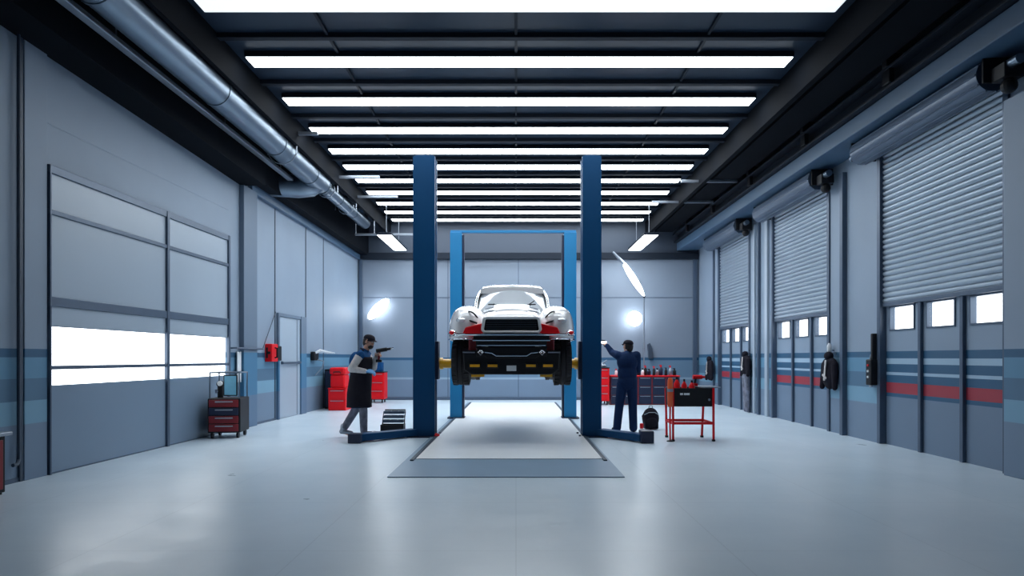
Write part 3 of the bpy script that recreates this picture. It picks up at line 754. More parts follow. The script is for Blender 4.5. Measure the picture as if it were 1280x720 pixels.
# bumper assembly
s = MB()
s.prism([(-2.14, 0.765), (-2.17, 0.785), (-2.17, 0.83), (-2.14, 0.85), (-2.02, 0.85), (-2.02, 0.765)], 'x', -0.62, 0.62)
s.prism([(-2.12, 0.69), (-2.15, 0.70), (-2.15, 0.745), (-2.12, 0.755), (-2.02, 0.755), (-2.02, 0.69)], 'x', -0.58, 0.58)
part(s, 'bumper', 'black', bevel=0.006)
s = MB(); s.tube([(-1.04, -1.93, 0.865), (-0.9, -2.06, 0.86), (-0.62, -2.16, 0.855), (0, -2.18, 0.857), (0.62, -2.16, 0.855), (0.9, -2.06, 0.86), (1.04, -1.93, 0.865)], 0.020, 8)
part(s, 'bumper_trim', 'chrome', smooth=True)
s = MB(); s.tube([(-0.63, -2.165, 0.762), (0, -2.17, 0.764), (0.63, -2.165, 0.762)], 0.016, 8)
part(s, 'bumper_trim', 'chrome', smooth=True)
s = MB(); s.tube([(-0.56, -2.145, 0.682), (0, -2.15, 0.682), (0.56, -2.145, 0.682)], 0.014, 8)
part(s, 'bumper_trim', 'chrome', smooth=True)
for sg in (-1, 1):
    s = MB(); s.box(sg*0.50, sg*0.58, -2.10, -1.75, 0.50, 0.80); part(s, 'bumper_bracket', 'black', bevel=0.01)
    s = MB(); s.tube([(sg*0.50, -2.14, 0.60), (sg*0.55, -2.16, 0.56), (sg*0.50, -2.18, 0.52), (sg*0.45, -2.16, 0.56)], 0.018, 8, closed=True); part(s, 'tow_hook', 'chrome', smooth=True)
s = MB(); s.prism([(-0.60, 0.66), (0.60, 0.66), (0.52, 0.56), (0.40, 0.47), (-0.40, 0.47), (-0.52, 0.56)], 'y', -2.12, -1.9)
part(s, 'lower_intake', 'black', bevel=0.01)
s = MB(); s.tube([(-0.50, -2.13, 0.575), (-0.32, -2.13, 0.555), (-0.25, -2.13, 0.51), (0.25, -2.13, 0.51), (0.32, -2.13, 0.555), (0.5, -2.13, 0.575)], 0.014, 8)
for sg in (-1, 1): s.box(sg*0.60, sg*0.80, -2.09, -2.07, 0.555, 0.575)
part(s, 'intake_trim', 'chrome', smooth=True)
s = MB(); s.prism([(-0.80, 0.60), (0.80, 0.60), (0.78, 0.28), (0.66, 0.20), (-0.66, 0.20), (-0.78, 0.28)], 'y', -2.07, -1.80)
part(s, 'front_valance', 'black', bevel=0.02)
for px in (-0.60, -0.31, 0.32, 0.60):
    s = MB(); s.box(px-0.10, px+0.10, -2.10, -2.07, 0.305, 0.39); fo = part(s, 'fog_lamp', 'black', bevel=0.012)
    s = MB(); s.box(px-0.08, px+0.08, -2.108, -2.10, 0.325, 0.368); part(s, 'lens', 'amber', fo, bevel=0.004)
s = MB(); s.box(-0.08, 0.08, -2.09, -2.07, 0.26, 0.35); part(s, 'licence_plate', 'white', bevel=0.005)

# ------------------------------------------------------------------ people
def blob(mb, name, m, parent, voxel=0.008, it=4, fac=0.5, adapt=0.0):
    o = mb.build(name, m, parent, smooth=False)
    r = o.modifiers.new('fuse', 'REMESH'); r.mode = 'VOXEL'; r.voxel_size = voxel; r.use_smooth_shade = True
    sm = o.modifiers.new('smooth', 'SMOOTH'); sm.factor = fac; sm.iterations = it
    return o

def chain(mb, pts, rs):
    for (a, ra), (b, rb) in zip(zip(pts, rs), list(zip(pts, rs))[1:]): mb.cap(a, ra, b, rb, 12)

def hand(mb, wrist, fwd, up, side, curl=0.6, s=1.0, thumb_side=1):
    """palm plus five bent fingers. fwd: towards the fingers, up: back of the hand, side: towards the thumb"""
    f, u, t = Vector(fwd).normalized(), Vector(up).normalized(), Vector(side).normalized()
    w = Vector(wrist)
    for k in range(4):
        off = t*(0.03-0.02*k)*s
        mb.cap(w+off*0.5, 0.017*s, w+off+f*0.085*s, 0.0125*s, 10)
    lens = (0.040, 0.045, 0.042, 0.033)
    for k in range(4):
        b = w+t*(0.031-0.0205*k)*s+f*0.088*s
        a = 0.0; p = b; L = lens[k]*s
        for j in range(3):
            a += curl*(0.75 if j == 0 else 0.95)
            d = f*math.cos(a)-u*math.sin(a)
            q = p+d*L*(1.0, 0.72, 0.58)[j]
            mb.cap(p, (0.0098-0.001*j)*s, q, (0.0092-0.001*j)*s, 8); p = q
    p = w+t*0.026*s+f*0.02*s
    for j, (L, a, c) in enumerate(((0.042, 0.9, 0.2), (0.032, 0.55, 0.5), (0.026, 0.25, 0.8))):
        d = (f*math.cos(a)+t*math.sin(a)-u*c*curl).normalized()
        q = p+d*L*s; mb.cap(p, (0.013-0.0015*j)*s, q, (0.0115-0.0015*j)*s, 8); p = q

def head_parts(mb, c, R):
    """c: head centre, R: rotation matrix 4x4 (local +x is where the face looks)"""
    def T(v): return Vector(c)+(R @ Vector(v))
    mb.ball(T((-0.008, 0, 0.03)), (0.098, 0.078, 0.095), 20, R)
    mb.ball(T((0.018, 0, -0.03)), (0.075, 0.066, 0.085), 18, R)
    mb.ball(T((0.055, 0, -0.085)), (0.034, 0.036, 0.028), 12, R)       # chin
    mb.cap(T((0.088, 0, 0.015)), 0.010, T((0.106, 0, -0.018)), 0.014, 8)  # nose
    for sy in (-1, 1):
        mb.ball(T((-0.005, sy*0.079, -0.005)), (0.022, 0.011, 0.033), 10, R)   # ears
        mb.ball(T((0.070, sy*0.034, -0.022)), (0.024, 0.022, 0.020), 10, R)    # cheeks
        mb.ball(T((0.078, sy*0.032, 0.034)), (0.018, 0.026, 0.009), 10, R)     # brows
    mb.ball(T((0.088, 0, -0.050)), (0.012, 0.024, 0.010), 10, R)               # lips
    return T

def cap_and_face(root, c, R):
    def T(v): return Vector(c)+(R @ Vector(v))
    for sy in (-1, 1):
        s = MB(); s.ball(T((0.086, sy*0.032, 0.014)), 0.011, 10); s.build('eye', 'white', root, smooth=True)
    s = MB(); s.ball(T((0.098, 0, -0.051)), (0.006, 0.022, 0.005), 8, R); s.build('mouth', 'red_dark', root, smooth=True)
    s = MB(); s.ball(T((-0.025, 0, 0.012)), (0.094, 0.084, 0.090), 18, R); s.ball(T((-0.06, 0, -0.03)), (0.055, 0.07, 0.07), 14, R)
    s.build('hair', 'hair', root, smooth=True)
    s = MB()
    def fn(u, v):
        th = 2*PI*u; ph = PI/2*v
        return T((-0.006+0.112*math.cos(th)*math.cos(ph)**0.8, 0.094*math.sin(th)*math.cos(ph)**0.8, 0.052+0.080*math.sin(ph)))
    s.grid(fn, 28, 10)
    cp = s.build('cap', 'cloth_black', root, smooth=True, solid=0.004)
    s = MB()
    def fb(u, v):
        a = (u-0.5)*PI*0.85; r = 1+0.65*v*math.cos(a)**0.8
        return T((0.100*math.cos(a)*r-0.002, 0.090*math.sin(a)*(1+0.12*v), 0.055-0.018*v-0.02*(abs(u-.5)*2)**2*v))
    s.grid(fb, 16, 6); s.build('cap_brim', 'cloth_black', cp, smooth=True, solid=0.005)

# ---- person on the left (faces +x, leaning a little forward, mid-step)
P1 = thing('person', 'person in black cap and long dark coat beside the lift, holding a power tool', 'person', (X_at(452, 11.55), 11.55, 0))
Rh = Matrix.Rotation(math.radians(-22), 4, 'Z') @ Matrix.Rotation(math.radians(14), 4, 'Y')
hc = (0.135, 0, 1.735)
sh_n, el_n, wr_n = Vector((0.02, -0.20, 1.49)), Vector((-0.12, -0.27, 1.25)), Vector((0.11, -0.21, 1.21))
sh_f, el_f, wr_f = Vector((0.05, 0.19, 1.50)), Vector((0.17, 0.22, 1.26)), Vector((0.26, 0.0, 1.46))
hip_n, kn_n, an_n = Vector((-0.02, -0.09, 0.92)), Vector((0.06, -0.12, 0.50)), Vector((0.07, -0.12, 0.09))
hip_f, kn_f, an_f = Vector((-0.04, 0.09, 0.92)), Vector((-0.14, 0.11, 0.50)), Vector((-0.36, 0.12, 0.14))
s = MB()
head_parts(s, hc, Rh)
s.cap((0.06, 0, 1.54), 0.062, (0.105, 0, 1.66), 0.055)
s.ball((0.02, 0, 1.36), (0.12, 0.17, 0.20), 18); s.ball((-0.01, 0, 1.12), (0.10, 0.14, 0.18), 16); s.ball((-0.03, 0, 0.95), (0.12, 0.16, 0.13), 16)
chain(s, [(0.03, 0, 1.50), sh_n, el_n, wr_n], [0.07, 0.055, 0.042, 0.028])
chain(s, [(0.03, 0, 1.50), sh_f, el_f, wr_f], [0.07, 0.055, 0.042, 0.028])
chain(s, [hip_n, kn_n, an_n], [0.085, 0.055, 0.038]); chain(s, [hip_f, kn_f, an_f], [0.085, 0.055, 0.038])
for an, d in ((an_n, (1, 0, 0)), (an_f, (0.95, 0, -0.3))):
    d = Vector(d).normalized(); s.cap(an+Vector((0, 0, -0.04)), 0.035, an+d*0.13+Vector((0, 0, -0.055)), 0.028)
hand(s, wr_n+Vector((0.02, 0, 0)), (1, 0.15, -0.1), (0, -0.6, 0.8), (0, 0.8, 0.5), 0.75)
hand(s, wr_f+Vector((0.0, -0.01, 0.01)), (0.75, -0.45, 0.45), (-0.1, 0.7, 0.7), (-0.6, -0.5, 0.6), 0.8)
blob(s, 'body', 'skin', P1, 0.0065, 3)
cap_and_face(P1, hc, Rh)
# beard
s = MB(); s.ball(Vector(hc)+Rh @ Vector((0.050, 0, -0.075)), (0.050, 0.056, 0.050), 14, Rh); s.build('beard', 'hair', P1, smooth=True)
# clothes: jacket + coat skirt, apron, sleeves, trousers, shoes, gloves
s = MB()
s.cap((0.05, 0, 1.53), 0.078, (0.07, 0, 1.575), 0.068); s.ball((0.015, 0, 1.38), (0.155, 0.215, 0.22), 20); s.ball((-0.02, 0, 1.15), (0.145, 0.195, 0.24), 18); s.ball((-0.04, 0, 0.95), (0.165, 0.21, 0.19), 18)
s.cap((0.01, -0.13, 1.47), 0.095, sh_n, 0.085); s.cap((0.03, 0.13, 1.47), 0.095, sh_f, 0.085)
s.cyl((-0.05, 0, 0.55), (-0.04, 0, 0.98), 0.21, 0.165, 24)
s.ball((-0.10, 0.0, 1.36), (0.12, 0.19, 0.20), 16)
blob(s, 'jacket', 'cloth_blue', P1, 0.012, 6)
s = MB()
def apr(u, v):
    z = 1.46-0.90*v; a = (u-0.5)*math.radians(235)-math.radians(28)
    rx = 0.165+0.055*v+0.01*math.sin(9*u+3*v); ry = 0.215+0.02*v
    cx = 0.02-0.07*min(1, v*1.4)
    return (cx+rx*math.cos(a)*1.03, ry*math.sin(a)*1.03, z)
s.grid(apr, 36, 24); ap = s.build('apron', 'cloth_black', P1, smooth=True, solid=0.006)
s = MB(); s.tube([(0.10, -0.10, 1.44), (0.04, -0.085, 1.60), (-0.02, 0, 1.62), (0.05, 0.085, 1.60), (0.10, 0.1, 1.44)], 0.012, 6); s.build('apron_strap', 'cloth_black', ap, smooth=True)
for sh, el, wr in ((sh_n, el_n, wr_n), (sh_f, el_f, wr_f)):
    s = MB(); chain(s, [sh, el, wr], [0.080, 0.062, 0.045]); blob(s, 'sleeve', 'cloth_pale', P1, 0.009, 4)
for hp, kn, an in ((hip_n, kn_n, an_n), (hip_f, kn_f, an_f)):
    s = MB(); chain(s, [hp, kn, kn.lerp(an, 0.85)], [0.105, 0.078, 0.066]); blob(s, 'trouser_leg', 'cloth_grey', P1, 0.01, 4)
for an, tilt in ((an_n, 0.0), (an_f, 0.35)):
    s = MB(); d = Vector((math.cos(tilt), 0, -math.sin(tilt)*0.25)); z0 = Vector((0, 0, -0.045))
    s.cap(an+Vector((-0.03, 0, -0.035)), 0.048, an+d*0.15+z0, 0.038); s.cap(an+Vector((0, 0, 0.06)), 0.055, an+Vector((-0.01, 0, -0.02)), 0.052)
    sh_ = blob(s, 'boot', 'steel' if an is an_f else 'red_dark', P1, 0.008, 3)
for wr, fw, up, sd in ((wr_n+Vector((0.02, 0, 0)), (1, 0.15, -0.1), (0, -0.6, 0.8), (0, 0.8, 0.5)),):
    s = MB(); hand(s, wr, fw, up, sd, 0.75, 1.14); blob(s, 'glove', 'glove', P1, 0.006, 2)
# tool held at chest height
tl = thing('impact_wrench', 'dark pistol-grip power tool held up by the person left of the lift', 'power tool', P1.location+Vector((0.34, -0.06, 1.50)))
s = MB(); s.cyl((-0.06, 0, 0.07), (0.13, 0.0, 0.10), 0.036, n=18); s.cyl((0.13, 0, 0.10), (0.20, 0, 0.111), 0.022, n=14); s.build('motor_housing', 'black', tl, smooth=True)
s = MB(); s.cyl((0.20, 0, 0.111), (0.25, 0, 0.119), 0.014, n=8); s.build('socket', 'chrome', tl, smooth=True)
s = MB(); s.bar((0.0, 0, 0.05), (-0.02, 0, -0.09), 0.036, 0.045); s.build('grip', 'red_dark', tl, bevel=0.01)
s = MB(); s.box(-0.065, 0.035, -0.035, 0.035, -0.135, -0.085); s.build('battery', 'black', tl, bevel=0.008)

# ---- person on the right (back to the viewer, left arm raised with a lamp)
Y2 = 12.45
P2 = thing('person', 'person in navy coveralls seen from behind, one arm raised with a lit lamp', 'person', (X_at(784, Y2), Y2, 0))
Rh2 = Matrix.Rotation(math.radians(118), 4, 'Z') @ Matrix.Rotation(math.radians(-6), 4, 'Y')
hc2 = (0.02, 0.03, 1.665)
shl, ell, wrl = Vector((-0.17, 0.02, 1.49)), Vector((-0.27, 0.16, 1.55)), Vector((-0.37, 0.24, 1.70))
shr, elr, wrr = Vector((0.18, 0.0, 1.49)), Vector((0.22, 0.10, 1.20)), Vector((0.10, 0.30, 1.10))
hl_, kl_, al_ = Vector((-0.10, 0, 0.93)), Vector((-0.15, 0.03, 0.50)), Vector((-0.20, 0.0, 0.09))
hr_, kr_, ar_ = Vector((0.09, 0, 0.93)), Vector((0.11, 0.02, 0.50)), Vector((0.12, 0.0, 0.09))
s = MB(); head_parts(s, hc2, Rh2)
s.cap((0.01, 0.0, 1.50), 0.062, (0.02, 0.02, 1.60), 0.056)
s.ball((0, 0, 1.36), (0.17, 0.12, 0.18), 18); s.ball((0, 0, 1.12), (0.14, 0.10, 0.18), 16); s.ball((0, 0, 0.96), (0.16, 0.12, 0.13), 16)
chain(s, [(0, 0, 1.48), shl, ell, wrl], [0.07, 0.055, 0.042, 0.028]); chain(s, [(0, 0, 1.48), shr, elr, wrr], [0.07, 0.055, 0.042, 0.028])
chain(s, [hl_, kl_, al_], [0.085, 0.055, 0.038]); chain(s, [hr_, kr_, ar_], [0.085, 0.055, 0.038])
for an, d in ((al_, (-0.3, 1, 0)), (ar_, (0.2, 1, 0))):
    d = Vector(d).normalized(); s.cap(an+Vector((0, 0, -0.04)), 0.035, an+d*0.13+Vector((0, 0, -0.055)), 0.028)
hand(s, wrl, (-0.6, 0.5, 0.5), (0.2, -0.7, 0.6), (0.5, 0.4, 0.7), 0.75)
hand(s, wrr, (-0.5, 0.85, -0.1), (0.3, 0.1, 0.95), (-0.8, -0.4, 0.1), 0.6)
blob(s, 'body', 'skin', P2, 0.0065, 3)
cap_and_face(P2, hc2, Rh2)
s = MB()
s.cap((0.0, 0.0, 1.49), 0.085, (0.01, 0.01, 1.535), 0.072); s.ball((0, 0, 1.37), (0.205, 0.155, 0.21), 20); s.ball((0, 0, 1.14), (0.19, 0.145, 0.24), 18); s.ball((0, 0, 0.98), (0.195, 0.155, 0.17), 18)
chain(s, [(-0.08, 0, 1.45), shl, ell, wrl.lerp(ell, 0.12)], [0.10, 0.088, 0.066, 0.048]); chain(s, [(0.08, 0, 1.45), shr, elr, wrr.lerp(elr, 0.12)], [0.10, 0.088, 0.066, 0.05])
s.cap((-0.06, 0.02, 1.50), 0.07, (0.07, 0.02, 1.50), 0.07)
blob(s, 'coverall_top', 'cloth_navy', P2, 0.011, 5)
s = MB(); s.ball((0, 0, 0.95), (0.185, 0.145, 0.12), 18)
chain(s, [hl_, kl_, al_+Vector((0, 0, -0.01))], [0.108, 0.086, 0.080]); chain(s, [hr_, kr_, ar_+Vector((0, 0, -0.01))], [0.108, 0.086, 0.080])
blob(s, 'coverall_trousers', 'cloth_navy', P2, 0.011, 5)
for an, d in ((al_, (-0.3, 1, 0)), (ar_, (0.2, 1, 0))):
    d = Vector(d).normalized(); s = MB(); s.cap(an+Vector((0, -0.02, -0.035)), 0.05, an+d*0.15+Vector((0, 0, -0.045)), 0.04)
    blob(s, 'boot', 'cloth_black', P2, 0.009, 3)
lp = thing('inspection_lamp', 'small bright lamp held up by the person in navy coveralls', 'work lamp', P2.location+Vector((-0.44, 0.30, 1.76)))
s = MB(); s.cyl((0.05, -0.04, -0.10), (0.0, 0, 0.0), 0.016, n=12); s.build('handle', 'black', lp, smooth=True)
s = MB(); s.lathe((0, 0, 0), 'z', [(-0.01, 0.03), (0.0, 0.055), (0.03, 0.06), (0.04, 0.05)], 20); s.build('lamp_head', 'black', lp, smooth=True)
s = MB(); s.ball((0, 0, 0.0), (0.085, 0.06, 0.022), 16); s.build('lamp_lens', 'lamp', lp, smooth=True)

# ------------------------------------------------------------------ lamps on/near the back wall
root = thing('wall_lamp', 'bright slanted lamp on the back wall above the person in a coat', 'wall lamp', (X_at(475, YB), YB, Z_at(387, YB)), group='bright lamps on the back wall')
rot = Matrix.Rotation(-math.radians(44), 4, 'Y')
d = rot @ Vector((1, 0, 0))
s = MB(); s.cyl((0, 0, 0), (0, -0.18, 0), 0.03, n=12); s.cyl((0, 0, 0), (0, -0.015, 0), 0.07, n=20); s.build('mount', 'steel', root, smooth=True)
s = MB(); s.ball((0, -0.27, 0), (0.47, 0.08, 0.17), 28, rot); s.build('diffuser', 'lamp', root, smooth=True)
s = MB()
for sg in (-1, 1): s.cyl(d*0.45*sg+Vector((0, -0.27, 0)), d*0.50*sg+Vector((0, -0.27, 0)), 0.05, n=14)
s.bar((0, -0.17, 0), d*0.46+Vector((0, -0.20, 0)), 0.02, 0.03); s.bar((0, -0.17, 0), -d*0.46+Vector((0, -0.20, 0)), 0.02, 0.03)
s.build('end_cap', 'white', root)
root = thing('wall_lamp', 'bright round lamp on the back wall right of the blue posts', 'wall lamp', (X_at(791, YB), YB, Z_at(399, YB)), group='bright lamps on the back wall')
s = MB(); s.cyl((0, 0, 0), (0, -0.16, 0), 0.035, n=12); s.lathe((0, -0.03, 0), 'y', [(0, 0.10), (0.03, 0.11)], 24); s.build('mount', 'steel', root, smooth=True)
s = MB(); s.ball((0, -0.33, 0), (0.25, 0.18, 0.25), 28); s.build('diffuser', 'lamp', root, smooth=True)
# boom lamp on a pole
Y = 20.7
bx = X_at(805, Y)
root = thing('pole_lamp', 'thin pole with a tilted glowing tube on top, behind the person in coveralls', 'work lamp', (bx, Y, 0))
zt_ = Z_at(370, Y); e1 = Vector((X_at(780, Y)-bx, 0, Z_at(330, Y))); e2 = Vector((X_at(766, Y)-bx, 0, Z_at(315, Y)))
s = MB(); s.cyl((0, 0, 0.03), (0, 0, zt_), 0.022, n=12); s.build('pole', 'steel', root, smooth=True)
s = MB(); s.lathe((0, 0, 0), 'z', [(0, 0.24), (0.02, 0.24), (0.035, 0.05)], 28); s.build('base', 'black', root, smooth=True)
s = MB(); pts = [Vector((0, -0.03, zt_)).lerp(Vector((e1.x, -0.03, e1.z)), t/8) for t in range(9)]
s.tube(pts, [0.025, 0.06, 0.085, 0.10, 0.105, 0.105, 0.095, 0.08, 0.05], 12); s.build('light_tube', 'lamp', root, smooth=True)
s = MB(); s.tube([(e1.x, -0.03, e1.z), (e1.x*0.55+e2.x*0.45, -0.03, e1.z*0.55+e2.z*0.45), (e2.x, -0.03, e2.z)], [0.06, 0.05, 0.03], 10); s.build('tube_end', 'steel', root, smooth=True)
s = MB(); s.box(-0.03, 0.03, -0.05, 0.03, zt_-0.06, zt_+0.03); s.build('joint', 'black', root, bevel=0.01)
# slim strip fittings on the back wall seen beside the right post
o = MB().cyl((X_at(751, 21.7), 21.80, Z_at(388, 21.7)), (X_at(751, 21.7), 21.80, Z_at(355, 21.7)), 0.045, n=12).build('wall_bracket', 'seam', origin=(X_at(751, 21.7), 21.8, Z_at(370, 21.7)), smooth=True)
tag(o, 'short dark vertical fitting on the back wall beside the right blue post', 'bracket')
o = MB().prism([(X_at(811, 21.8), 1.42), (X_at(816, 21.8), 1.42), (X_at(815, 21.8), 1.75), (X_at(812, 21.8), 1.95), (X_at(809.5, 21.8), 1.9)], 'y', 21.72, 21.9).build('wall_box', 'seam', bevel=0.01)
tag(o, 'narrow dark curved box low on the back wall beside the lamp pole', 'box')

# ------------------------------------------------------------------ red benches and cabinets
def cabinet(name, label, x0, x1, y0, y1, h, body, face, rows, cols=1, group=None, castors=True, top='black', kindname='tool cabinet'):
    xc, yc = (x0+x1)/2, (y0+y1)/2; w_, d_ = (x1-x0)/2, (y1-y0)/2
    root = thing(name, label, kindname, (xc, yc, 0), group=group)
    zb = 0.12 if castors else 0.0
    s = MB(); s.box(-w_, w_, -d_+0.02, d_, zb, h-0.03); s.build('body', body, root, bevel=0.012)
    s = MB(); s.box(-w_-0.01, w_+0.01, -d_, d_+0.01, h-0.03, h); s.build('top_tray', top, root, bevel=0.008)
    cw = 2*w_/cols; rh = (h-0.03-zb-0.04)/rows
    for c in range(cols):
        for r in range(rows):
            s = MB(); s.box(-w_+c*cw+0.02, -w_+(c+1)*cw-0.02, -d_, -d_+0.03, zb+0.03+r*rh, zb+0.03+(r+1)*rh-0.015)
            dr = s.build('drawer', face, root, bevel=0.006)
            s = MB(); zz = zb+0.03+(r+1)*rh-0.05
            s.box(-w_+c*cw+0.06, -w_+(c+1)*cw-0.06, -d_-0.02, -d_, zz, zz+0.018); s.build('handle', 'steel', dr, bevel=0.004)
    if castors:
        for a in (-1, 1):
            for b in (-1, 1):
                s = MB(); s.cyl((a*(w_-0.07)-0.015, b*(d_-0.07), 0.05), (a*(w_-0.07)+0.015, b*(d_-0.07), 0.05), 0.05, n=16); s.box(a*(w_-0.07)-0.03, a*(w_-0.07)+0.03, b*(d_-0.07)-0.03, b*(d_-0.07)+0.03, 0.09, 0.121)
                s.build('castor', 'black', root, smooth=True)
    return root
# long bench at the back right
BY = 19.6
cabinet('workbench', 'long red workbench with dark drawers against the back wall', X_at(763, BY), X_at(850, BY), BY, BY+0.75, 0.90, 'red_dark', 'navy', 3, 5, castors=False, top='red', kindname='workbench')
cabinet('tool_cabinet', 'tall bright red cabinet at the left end of the long workbench', X_at(744, BY-0.1)+0.12, X_at(762, BY-0.1), BY-0.1, BY+0.6, 1.15, 'red', 'red', 4)
cabinet('tool_cabinet', 'bright red rolling cabinet right behind the person in a coat', X_at(461, 20.4), X_at(480, 20.4), 20.4, 20.95, 1.0, 'red', 'red', 3)
cabinet('tool_cabinet', 'red drawer cabinet by the left wall, lower box of the red pair', X_at(410, 17.5), X_at(432, 17.5), 17.5, 18.1, 0.62, 'red', 'red', 2, castors=False, top='red')
# upper red cases stacked on it
bx0, bx1 = X_at(411, 17.5), X_at(431, 17.5)
root = thing('tool_chest', 'rounded red tool chest stacked on the low red cabinet by the left wall', 'tool chest', ((bx0+bx1)/2, 17.8, 0.62))
s = MB(); s.box(-0.20, 0.20, -0.25, 0.25, 0, 0.36); s.build('body', 'red', root, bevel=0.05, seg=4)
s = MB(); s.box(-0.22, 0.22, -0.27, 0.27, 0.36, 0.56); s.build('lid', 'red', root, bevel=0.06, seg=4)
s = MB(); s.tube([(-0.1, -0.27, 0.40), (-0.08, -0.31, 0.44), (0.08, -0.31, 0.44), (0.1, -0.27, 0.40)], 0.014, 8); s.build('handle', 'black', root, smooth=True)
# dark locker between it and the wall
root = thing('locker', 'dark low locker between the left wall and the red cabinets', 'locker', (-5.26, 18.4, 0))
s = MB(); s.box(-0.15, 0.10, -0.3, 0.5, 0, 1.12); s.build('body', 'black', root, bevel=0.01)
s = MB(); s.box(-0.13, 0.08, -0.32, -0.3, 0.05, 1.07); dr = s.build('door', 'navy', root, bevel=0.006)
s = MB(); s.box(0.05, 0.07, -0.345, -0.32, 0.5, 0.65); s.build('handle', 'steel', dr)
# blue case on the red rolling cabinet behind person
o = thing('tool_case', 'dark blue case on top of the red rolling cabinet behind the person in a coat', 'tool case', (X_at(470, 20.6), 20.7, 1.0))
s = MB(); s.box(-0.20, 0.20, -0.14, 0.14, 0, 0.30); s.build('body', 'cloth_blue', o, bevel=0.02)
s = MB(); s.tube([(-0.07, 0, 0.30), (-0.06, 0, 0.34), (0.06, 0, 0.34), (0.07, 0, 0.30)], 0.012, 8); s.build('handle', 'black', o, smooth=True)

# bottles and cans on the bench
bot_specs = [(770, 0.20, 'white'), (776, 0.16, 'black'), (799, 0.26, 'black'), (803, 0.22, 'white'), (807, 0.30, 'black'), (812, 0.20, 'navy'), (817, 0.28, 'black'), (822, 0.22, 'steel'), (827, 0.32, 'navy'), (832, 0.24, 'black'), (838, 0.30, 'steel'), (844, 0.22, 'black')]
words_ = {'white': 'white', 'black': 'black', 'navy': 'navy blue', 'steel': 'grey metal'}
seen = {}
for i, (px, h, m) in enumerate(bot_specs):
    x = X_at(px, BY+0.3); r = 0.045+0.006*(i % 3)
    root = thing('spray_bottle', '%s bottle on the long red workbench, %s from the left' % (words_[m], place[i] if i < 11 else 'twelfth'), 'bottle', (x, BY+0.25+0.07*(i % 3), 0.90), group='bottles and cans on the long red workbench')
    s = MB(); s.lathe((0, 0, 0), 'z', [(0, r*0.9), (0.01, r), (h*0.62, r), (h*0.74, r*0.45), (h*0.8, r*0.4)], 16); s.build('bottle', m, root, smooth=True)
    s = MB(); s.cyl((0, 0, h*0.79), (0, 0, h), r*0.5, r*0.42, n=12); s.box(-r*1.0, r*0.4, -0.012, 0.012, h*0.93, h); s.build('cap', 'black' if i % 2 else 'red', root)
o = thing('engine_part', 'pale round metal part at the left end of the workbench', 'machine part', (X_at(768, BY+0.2)-0.15, BY+0.05, 1.15))
o.location = (X_at(754, BY), BY+0.2, 1.15)
s = MB(); s.lathe((0, 0, 0), 'z', [(0, 0.12), (0.06, 0.13), (0.09, 0.08), (0.15, 0.06)], 24); s.build('drum', 'steel', o, smooth=True)
s = MB(); s.cyl((0.05, 0, 0.15), (0.14, 0, 0.22), 0.02, n=10); s.build('spout', 'galv', o, smooth=True)

# ------------------------------------------------------------------ black box table with red legs
TY = 11.1; tx0, tx1, ty1 = 2.72, 3.42, 11.62
root = thing('parts_table', 'black steel parts table on red legs at the right of the bay', 'table', ((tx0+tx1)/2, (TY+ty1)/2, 0))
hw, hd = (tx1-tx0)/2, (ty1-TY)/2
s = MB()
s.box(-hw, hw, -hd, hd, 0.60, 0.63); s.box(-hw, hw, -hd, -hd+0.02, 0.63, 0.92); s.box(-hw, hw, hd-0.02, hd, 0.63, 0.92); s.box(-hw, -hw+0.02, -hd, hd, 0.63, 0.92); s.box(hw-0.02, hw, -hd, hd, 0.63, 0.92)
s.build('bin', 'black', root, bevel=0.006)
for a, b, spl in ((-1, -1, 0), (1, -1, 0), (-1, 1, 0.02), (1, 1, -0.04)):
    s = MB(); s.bar((a*(hw-0.0), b*(hd+0.01), 0.94 if a > 0 or b < 0 else 0.9), (a*hw+spl, b*(hd+0.02)+0.0, 0.03), 0.035, 0.035); lg = s.build('leg', 'red', root, bevel=0.004)
    s = MB(); s.box(a*hw+spl-0.025, a*hw+spl+0.025, b*(hd+0.02)-0.025, b*(hd+0.02)+0.025, 0, 0.035); s.build('foot', 'black', lg, bevel=0.004)
s = MB(); s.box(-hw, hw, -hd-0.025, -hd+0.01, 0.29, 0.335); s.build('rail', 'red', root, bevel=0.004)
s = MB(); s.box(-hw, hw, hd-0.0, hd+0.035, 0.29, 0.335); s.build('rail', 'red', root, bevel=0.004)
s = MB(); s.box(-hw-0.015, -hw+0.015, -hd, hd, 0.29, 0.33); s.box(hw-0.015, hw+0.015, -hd, hd, 0.29, 0.33); s.build('side_rail', 'red', root, bevel=0.004)
s = MB(); s.hexa([(0.15, -hd-0.03, 0.925), (hw+0.12, -hd-0.03, 0.925), (hw+0.12, hd+0.03, 0.925), (0.15, hd+0.03, 0.925), (0.15, -hd-0.03, 0.945), (hw+0.12, -hd-0.03, 0.945), (hw+0.12, hd+0.03, 0.945), (0.15, hd+0.03, 0.945)])
s.build('worktop', 'steel', root, bevel=0.004)
s = MB()
for x_, w_ in ((-0.20, 0.05), (-0.14, 0.035), (-0.09, 0.06)): s.box(x_-w_/2, x_+w_/2, -hd-0.004, -hd, 0.80, 0.835)
s.build('label_plate', 'white', root)
s = MB(); s.cyl((hw-0.07, -hd-0.015, 0.72), (hw-0.07, -hd, 0.72), 0.02, n=14); s.build('latch', 'steel', root, smooth=True)
